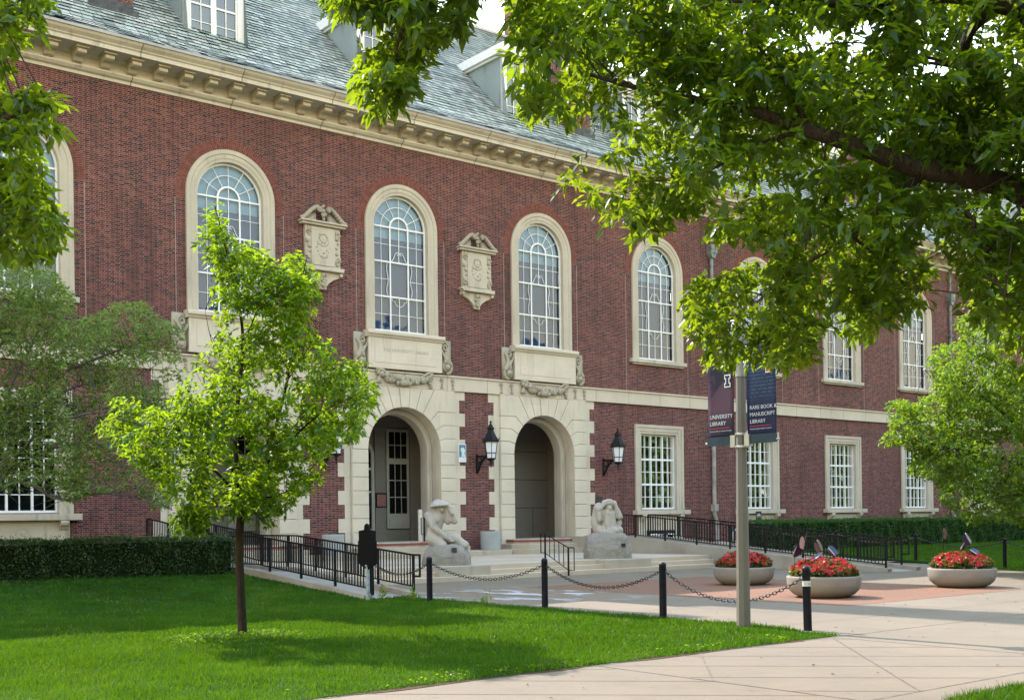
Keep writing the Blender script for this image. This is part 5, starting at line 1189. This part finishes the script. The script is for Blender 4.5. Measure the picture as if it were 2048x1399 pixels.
polyB = [[(1015,-20),(1020,110),(1022,190),(1050,240),(1100,270),(1180,240),(1230,270),(1225,310),(1150,320),(1120,365),(1120,420),(1165,470),(1230,462),(1290,500),(1335,462),(1420,430),(1440,385),(1480,400),(1560,380),(1650,420),(1760,395),(1830,470),(1890,540),(1960,650),(2048,640),(2250,560),(2250,-130),(1000,-130)],
 [(1420,440),(1425,490),(1500,482),(1560,520),(1500,545),(1400,570),(1365,600),(1380,680),(1420,738),(1480,752),(1530,730),(1580,750),(1620,730),(1640,680),(1740,690),(1790,640),(1850,625),(1875,560),(1830,470),(1760,420),(1650,420),(1560,400)],
 [(1930,560),(1950,660),(2000,700),(2048,790),(2200,720),(2200,500)], [(1560,-120),(1600,120),(1700,230),(1900,300),(2080,330),(2250,300),(2250,-130)]]
dB = lambda x, y, lay, v: 9.3+1.3*lay+1.6*v+np.clip((y-420)/320,0,1)*.9+rng.normal(0,.22,len(x))
SB = scatter([(polyB[0],.78),(polyB[1],.17),(polyB[2],.05),(polyB[3],.20)], 11000, dB, 72, .45, 5, 20, 9, [(1500,222),(1620,262),(1740,300),(1840,338),(1940,352),(2060,410)])
sprigs('crown', SB, 5, .125, .060, leaf_big, BT, .5, .95)
tubes('twig', twigs(limbs, SB[::24], .009, .003, .08, 6, 1.25), bark, BT, 5)
# the tree whose branches hang in from the left and the top centre
lt = px(-420, 1180, 10.6); lt = np.array([lt[0], lt[1], 0.02])
LT = thing('overhanging_tree', 'tree whose dark leafy branches hang in at the upper left edge', 'tree', tuple(lt))
tubes('trunk', [(smoothline([lt+[0,0,-.2], lt+[.03,0,2], lt+[.1,.1,4.2], lt+[.2,.2,8]], 10), .30, .12)], bark, LT, 14)
limL = [(smoothline([lt+np.array([.1,.1,4.2]), px(-150,300,10), px(0,240,9.6), px(60,220,9.5), px(110,225,9.5)], 14), .05, .006), (smoothline([lt+np.array([.1,.1,4.0]), px(-150,420,9.8), px(0,400,9.4), px(60,420,9.4), px(120,455,9.4)], 12), .04, .005), (smoothline([lt+np.array([.15,.15,5]), px(-140,60,10), px(0,40,9.6), px(80,20,9.6)], 12), .05, .006)]
tubes('limb', limL, bark, LT, 8)
polyL = [[(-260,-200),(110,-150),(112,0),(105,60),(60,72),(50,122),(30,180),(-10,205),(-260,230)], [(-260,240),(0,205),(60,178),(135,208),(137,262),(92,290),(112,350),(105,402),(160,460),(120,522),(40,532),(-20,520),(-260,500)]]
dL = lambda x, y, lay, v: 8.9+.6*lay+.8*v+rng.normal(0,.15,len(x))
SL = scatter([(polyL[0],.5),(polyL[1],.5)], 2000, dL, 60, .38, 15, 20, 26)
sprigs('crown', SL, 5, .120, .058, leaf_big, LT, .55, .95, bias=-.08); tubes('twig', twigs(limL, SL[::9], .008, .003, .05, 6, 1.0), bark, LT, 5)
# branches hanging from above the picture in the middle
ct = px(800, -900, 13.5); cb = np.array([-25.3942+13.0*.1-.5, -38.2836+15.0, .0])
limC = [limb([(1250,-420,10.4),(1050,-260,10.4),(900,-120,10.4),(820,20,10.4),(790,120,10.5),(780,190,10.6)], .05, .006, 14), limb([(900,-120,10.4),(780,-60,10.3),(690,-10,10.3)], .03, .006), limb([(1050,-260,10.4),(990,-90,10.5),(930,20,10.6)], .03, .006)]
polyC = [[(640,-120),(640,25),(680,42),(702,30),(722,62),(700,140),(702,192),(742,242),(800,242),(832,190),(872,100),(930,88),(955,50),(965,10),(1000,-160)]]
dC = lambda x, y, lay, v: 9.7+.6*lay+.9*v+rng.normal(0,.15,len(x))
SC = scatter([(polyC[0],1)], 2100, dC, 55, .36, 25, 22, 20)
limC.append((smoothline([top, px(2000,-250,10.6), px(1700,-480,10.5), px(1450,-480,10.4), px(1250,-420,10.4)], 14), .12, .05))
tubes('limb', limC, bark, BT, 8); sprigs('crown', SC, 5, .120, .058, leaf_big, BT, .6, .95, bias=-.05); tubes('twig', twigs(limC, SC[::9], .008, .003, .05, 6, 1.0), bark, BT, 5)

# young tree on the lawn
YT = thing('young_tree', 'slim young tree with bright yellow-green leaves standing on the lawn', 'tree', (-17.03,-20.92,.03)); yd = 18.77
tp = smoothline([px(485,1284,yd), px(485,1262,yd), px(482,1200,yd), px(479,1120,yd), px(480,1050,yd), px(484,1020,yd)], 22)
q = MB(); q.tube([p-np.array(YT.location) for p in tp], [.058+.02*(1-i/21)+.045*math.exp(-i/1.6) for i in range(22)], 14); q.build('trunk', bark_y, YT, smooth=True)
limY = [limb([(483,1035,yd),(478,960,yd-.1),(470,880,yd-.1),(478,780,yd),(486,690,yd),(480,620,yd),(462,540,yd),(440,450,yd),(428,405,yd)], .05, .006, 22), limb([(486,1030,yd),(508,985,yd+.1),(530,920,yd+.2),(552,850,yd+.3),(575,760,yd+.3),(590,670,yd+.3),(600,580,yd+.2),(615,510,yd+.2)], .042, .006, 18),
  limb([(482,1000,yd),(440,950,yd-.3),(380,900,yd-.6),(310,860,yd-.8),(230,835,yd-1)], .026, .005), limb([(520,940,yd+.2),(580,880,yd-.3),(650,820,yd-.5),(720,790,yd-.6)], .026, .005), limb([(478,900,yd),(430,850,yd+.5),(380,800,yd+.8),(300,800,yd+1)], .02, .004), limb([(535,900,yd+.2),(600,840,yd+.7),(660,760,yd+.9)], .02, .004),
  limb([(484,1010,yd),(440,1010,yd+.4),(390,1030,yd+.6)], .016, .004), limb([(500,990,yd),(560,990,yd-.5),(620,940,yd-.7)], .02, .004), limb([(486,690,yd),(520,600,yd-.3),(530,510,yd-.4)], .014, .003), limb([(575,760,yd+.3),(620,690,yd),(645,640,yd)], .012, .003), limb([(480,760,yd),(430,700,yd+.4),(410,620,yd+.4)], .012, .003)]
tubes('limb', limY, bark_y, YT, 7)
polyY = [[(430,398),(448,440),(470,470),(530,500),(560,530),(640,545),(655,590),(615,640),(650,680),(690,720),(735,715),(752,800),(720,870),(660,900),(640,960),(600,1000),(545,1040),(548,1060),(470,1030),(400,1050),(370,1030),(395,1000),(340,985),(300,940),(240,910),(222,870),(178,852),(215,830),(222,795),(270,790),(330,815),(370,750),(420,690),(440,640),(420,590),(425,520),(400,490),(405,440),(395,408)],
  [(340,1010),(400,1000),(415,1060),(350,1060)], [(560,520),(600,490),(640,560),(600,600),(560,600)]]
hwid = lambda y: np.interp(y, [400,500,650,800,880,960,1050], [.15,.6,1.0,1.7,1.9,1.5,.6])
dY = lambda x, y, lay, v: yd+(lay-1)*hwid(y)*.62+(v-.6)*hwid(y)*.9+rng.normal(0,.12,len(x))
SYt = scatter([(polyY[0],.84),(polyY[1],.03),(polyY[2],.03),([(250,850),(420,800),(560,800),(720,840),(660,900),(600,990),(545,1035),(480,1010),(400,1040),(330,970),(240,905)],.16)], 5700, dY, 40, .47, 35, 0, 6)
sprigs('crown', SYt, 5, .112, .050, leaf_young, YT, .35, .95); tubes('twig', twigs(limY, SYt[::26], .007, .0025, .06, 5, 1.6), bark_y, YT, 5)
# ground ivy round its foot
n = 4200; a = rng.uniform(0,2*pi,n); q_ = np.sqrt(rng.random(n)); X = -17.25+1.05*q_*np.cos(a)+rng.normal(0,.1,n); Y = -21.05+.8*q_*np.sin(a)+rng.normal(0,.1,n)
C = np.stack([X, Y, hL(X, Y)+.02+.10*rng.random(n)*(1-q_*.6)], 1); A = unit(rng.normal(0,1,(n,3))*[1,1,.4]+[0,0,.25]); Nn = unit(rng.normal(0,.4,(n,3))+[0,0,1])
o = leafmesh('ground_ivy', C, A, Nn, rng.uniform(.03,.06,n), rng.uniform(.02,.035,n), weed_m, None, rng.random(n)); tag(o, 'bright ground ivy around the foot of the young tree', 'weeds', None, 'stuff')
for (wx, wy, wz, k, lb) in ((-10.35,-15.9,.02,70,'small leafy weed growing at the foot of the left ramp'),(-10.5,-14.9,.05,50,'thin weed growing beside the marker post'),(-10.1,-18.3,.02,36,'single tuft of weed at the lawn edge between two bollards')):
    C = np.array([wx,wy,wz])+np.abs(rng.normal(0,1,(k,3)))*[.0,.0,.12]+rng.normal(0,.07,(k,3))*[1,1,0]; o = leafmesh('weed', C, unit(rng.normal(0,.7,(k,3))+[0,0,.8]), unit(rng.normal(0,1,(k,3))), rng.uniform(.08,.16,k), rng.uniform(.02,.04,k), leaf_young, None, rng.random(k)); tag(o, lb, 'weed', 'weeds at the lawn edge')

# feathery tree in front of the left wing
fd = 29.0; fb = px(-60, 1175, fd); fb = np.array([fb[0], fb[1], float(hL(fb[0], fb[1]))])
FT = thing('feathery_tree', 'airy olive-green tree with fine leaves and bare grey lower twigs before the left window', 'tree', tuple(fb))
tubes('trunk', [(smoothline([fb+[0,0,-.2], px(-50,1080,fd), px(-20,1000,fd), px(20,900,fd)], 10), .16, .09)], bark_grey, FT, 10)
limF = [limb([(-20,1000,fd),(40,960,fd),(120,1000,fd-.4),(200,985,fd-.6),(290,1000,fd-.8),(345,1020,fd-1)], .05, .008), limb([(20,900,fd),(60,820,fd),(120,750,fd),(210,710,fd),(300,680,fd),(370,660,fd)], .06, .008), limb([(20,900,fd),(10,800,fd+.3),(60,700,fd+.4),(90,620,fd+.4),(110,560,fd+.4)], .05, .008), limb([(-20,1000,fd),(60,880,fd-.8),(160,830,fd-1),(260,820,fd-1.2),(340,830,fd-1.2)], .05, .008),
  limb([(40,960,fd),(90,900,fd-.3),(190,890,fd-.5),(280,930,fd-.6),(350,960,fd-.8)], .035, .006), limb([(-60,900,fd),(-30,760,fd),(20,650,fd),(40,580,fd)], .05, .008), limb([(60,820,fd),(160,770,fd+.8),(250,760,fd+1),(330,720,fd+1)], .035, .006)]
tubes('limb', limF, bark_grey, FT, 7)
polyF = [[(-150,500),(40,525),(110,545),(150,590),(160,640),(230,610),(290,600),(320,640),(375,660),(360,700),(390,760),(330,770),(345,830),(300,870),(350,900),(345,960),(350,1010),(310,1025),(260,980),(200,990),(140,1010),(60,985),(-150,1000)]]
dF = lambda x, y, lay, v: fd+(lay-1)*1.3+(v-.6)*2+rng.normal(0,.25,len(x))
SF = scatter([(polyF[0],1)], 15000, dF, 50, .45, 45, 4, 6)
sprigs('crown', SF, 7, .080, .040, leaf_feather, FT, .15, .8); tubes('twig', twigs(limF, SF[::16], .010, .003, .05, 6, 2.2), bark_grey, FT, 4)
bare = P3(rng.uniform(-40,350,70), rng.uniform(860,1025,70), fd+rng.normal(-.3,.7,70)); tubes('bare_twig', twigs(limF, bare, .011, .003, .12, 6, 2.0), bark_grey, FT, 4)

# broad tree at the right, before the far end of the building
rd = 36.0; rb = px(2110, 1085, rd); rb = np.array([rb[0], rb[1], .2])
RTt = thing('broad_tree', 'broad bright-green tree at the right edge rising above the hedge', 'tree', tuple(rb))
tubes('trunk', [(smoothline([rb+[0,0,-.2], px(2105,1000,rd), px(2090,900,rd), px(2085,760,rd)], 10), .20, .09)], bark, RTt, 10)
limR = [limb([(2100,960,rd),(2020,920,rd-.5),(1920,900,rd-.8),(1830,880,rd-1)], .07, .012), limb([(2090,900,rd),(2000,820,rd),(1920,760,rd),(1850,740,rd)], .07, .012), limb([(2085,760,rd),(2040,690,rd),(2000,640,rd)], .06, .012), limb([(2100,990,rd),(2020,990,rd-.8),(1940,1010,rd-1)], .05, .01), limb([(2090,860,rd),(2060,800,rd+1),(1960,690,rd+1)], .05, .01)]
tubes('limb', limR, bark, RTt, 7)
polyR = [[(2040,545),(1985,575),(1960,630),(1915,640),(1915,690),(1870,700),(1850,735),(1870,785),(1825,810),(1770,805),(1780,865),(1755,890),(1830,905),(1815,950),(1870,965),(1880,1005),(1910,1030),(1945,1052),(2000,1045),(2060,1060),(2300,1040),(2320,600),(2200,520)]]
hwr = lambda x: np.interp(x, [1770,1900,2050,2200], [.5,1.6,2.4,2.4])
dR = lambda x, y, lay, v: rd+(lay-1)*hwr(x)*.75+(v-.6)*2.5+rng.normal(0,.25,len(x))
SR = scatter([(polyR[0],1)], 19000, dR, 38, .37, 55, 8, 2)
sprigs('crown', SR, 6, .125, .058, leaf_right, RTt, .4, .95); tubes('twig', twigs(limR, SR[::60], .012, .004, .06, 5, 3), bark, RTt, 4)

# wood across the street behind the viewer: it is what the dark windows mirror
n = 130000; kx = rng.integers(0, 22, n); cx = -42+kx*11.0+np.random.default_rng(3).uniform(-3,3,22)[kx]; hh = np.random.default_rng(4).uniform(17,25,22)[kx]
d = unit(rng.normal(0,1,(n,3)))*np.cbrt(rng.random(n))[:,None]*[9,6,1]; C = np.stack([cx+d[:,0], -74+d[:,1]-.12*(cx-20)*0, hh*.52+d[:,2]*hh*.48], 1)
C[:,2] += 1.2*np.sin(C[:,0]*1.1); lowm = rng.random(n) < .4; C[lowm,2] = rng.uniform(0, 9, lowm.sum()); C[lowm,0] = rng.uniform(-50, 210, lowm.sum())
o = leafmesh('tree_line', C, unit(rng.normal(0,1,(n,3))), unit(rng.normal(0,.6,(n,3))+[0,0,1]), rng.uniform(.9,1.5,n), rng.uniform(.8,1.2,n), leaf_wood, None, rng.random(n)); tag(o, 'wood across the street mirrored in the windows', 'trees', None, 'stuff')

# dirt strip and clover where the lawn meets the footpath, and litter of dry leaves on the paving
q = MB(); xs = np.linspace(-34, -11.2, 260)
wv = vnoise(xs, xs*0, .8, 61)*.16-.04
for i in range(len(xs)-1):
    if wv[i] > 0 or wv[i+1] > 0: q.face([(xs[i],-27.46-.03-max(wv[i],0),.0062),(xs[i+1],-27.46-.03-max(wv[i+1],0),.0062),(xs[i+1],-27.40,.0062),(xs[i],-27.40,.0062)])
struct(q.build('soil', mat_soil('edge_dirt', (.05,.028,.016), (.12,.07,.045))))
n = 2400; X = rng.uniform(-24, -11, n); Y = -27.30+np.abs(rng.normal(0,.28,n))-.12; C = np.stack([X, Y, .02+.05*rng.random(n)], 1); k_ = vnoise(X, Y, .5, 62) > .5; C = C[k_]; n = len(C)
o = leafmesh('clover', C, unit(rng.normal(0,1,(n,3))*[1,1,.2]), unit(rng.normal(0,.3,(n,3))+[0,0,1]), rng.uniform(.03,.05,n), rng.uniform(.025,.04,n), leaf_young, None, .6*rng.random(n)); tag(o, 'clover and weeds along the lawn edge by the footpath', 'weeds', None, 'stuff')
n = 240; X = rng.uniform(-20, 3, n); Y = rng.uniform(-33, -13, n); v_, z_ = visible(X, Y); ok = v_ & ((Y < -27.6) | (X > -9.6)) & ~((X > -14.9) & (Y < -32)); C = np.stack([X, Y, .012+.006*rng.random(n)], 1)[ok]; n = len(C)
litter_m = mat_leaf('dry_leaf', [(0,(.03,.02,.012)),(.6,(.09,.06,.03)),(1,(.16,.13,.04))], (.1,.08,.02), .2)
o = leafmesh('leaf_litter', C, unit(rng.normal(0,1,(n,3))*[1,1,.1]), unit(rng.normal(0,.25,(n,3))+[0,0,1]), rng.uniform(.03,.075,n), rng.uniform(.02,.045,n), litter_m, None, rng.random(n)); tag(o, 'dry leaves and crumbs scattered over the paving', 'litter', None, 'stuff')
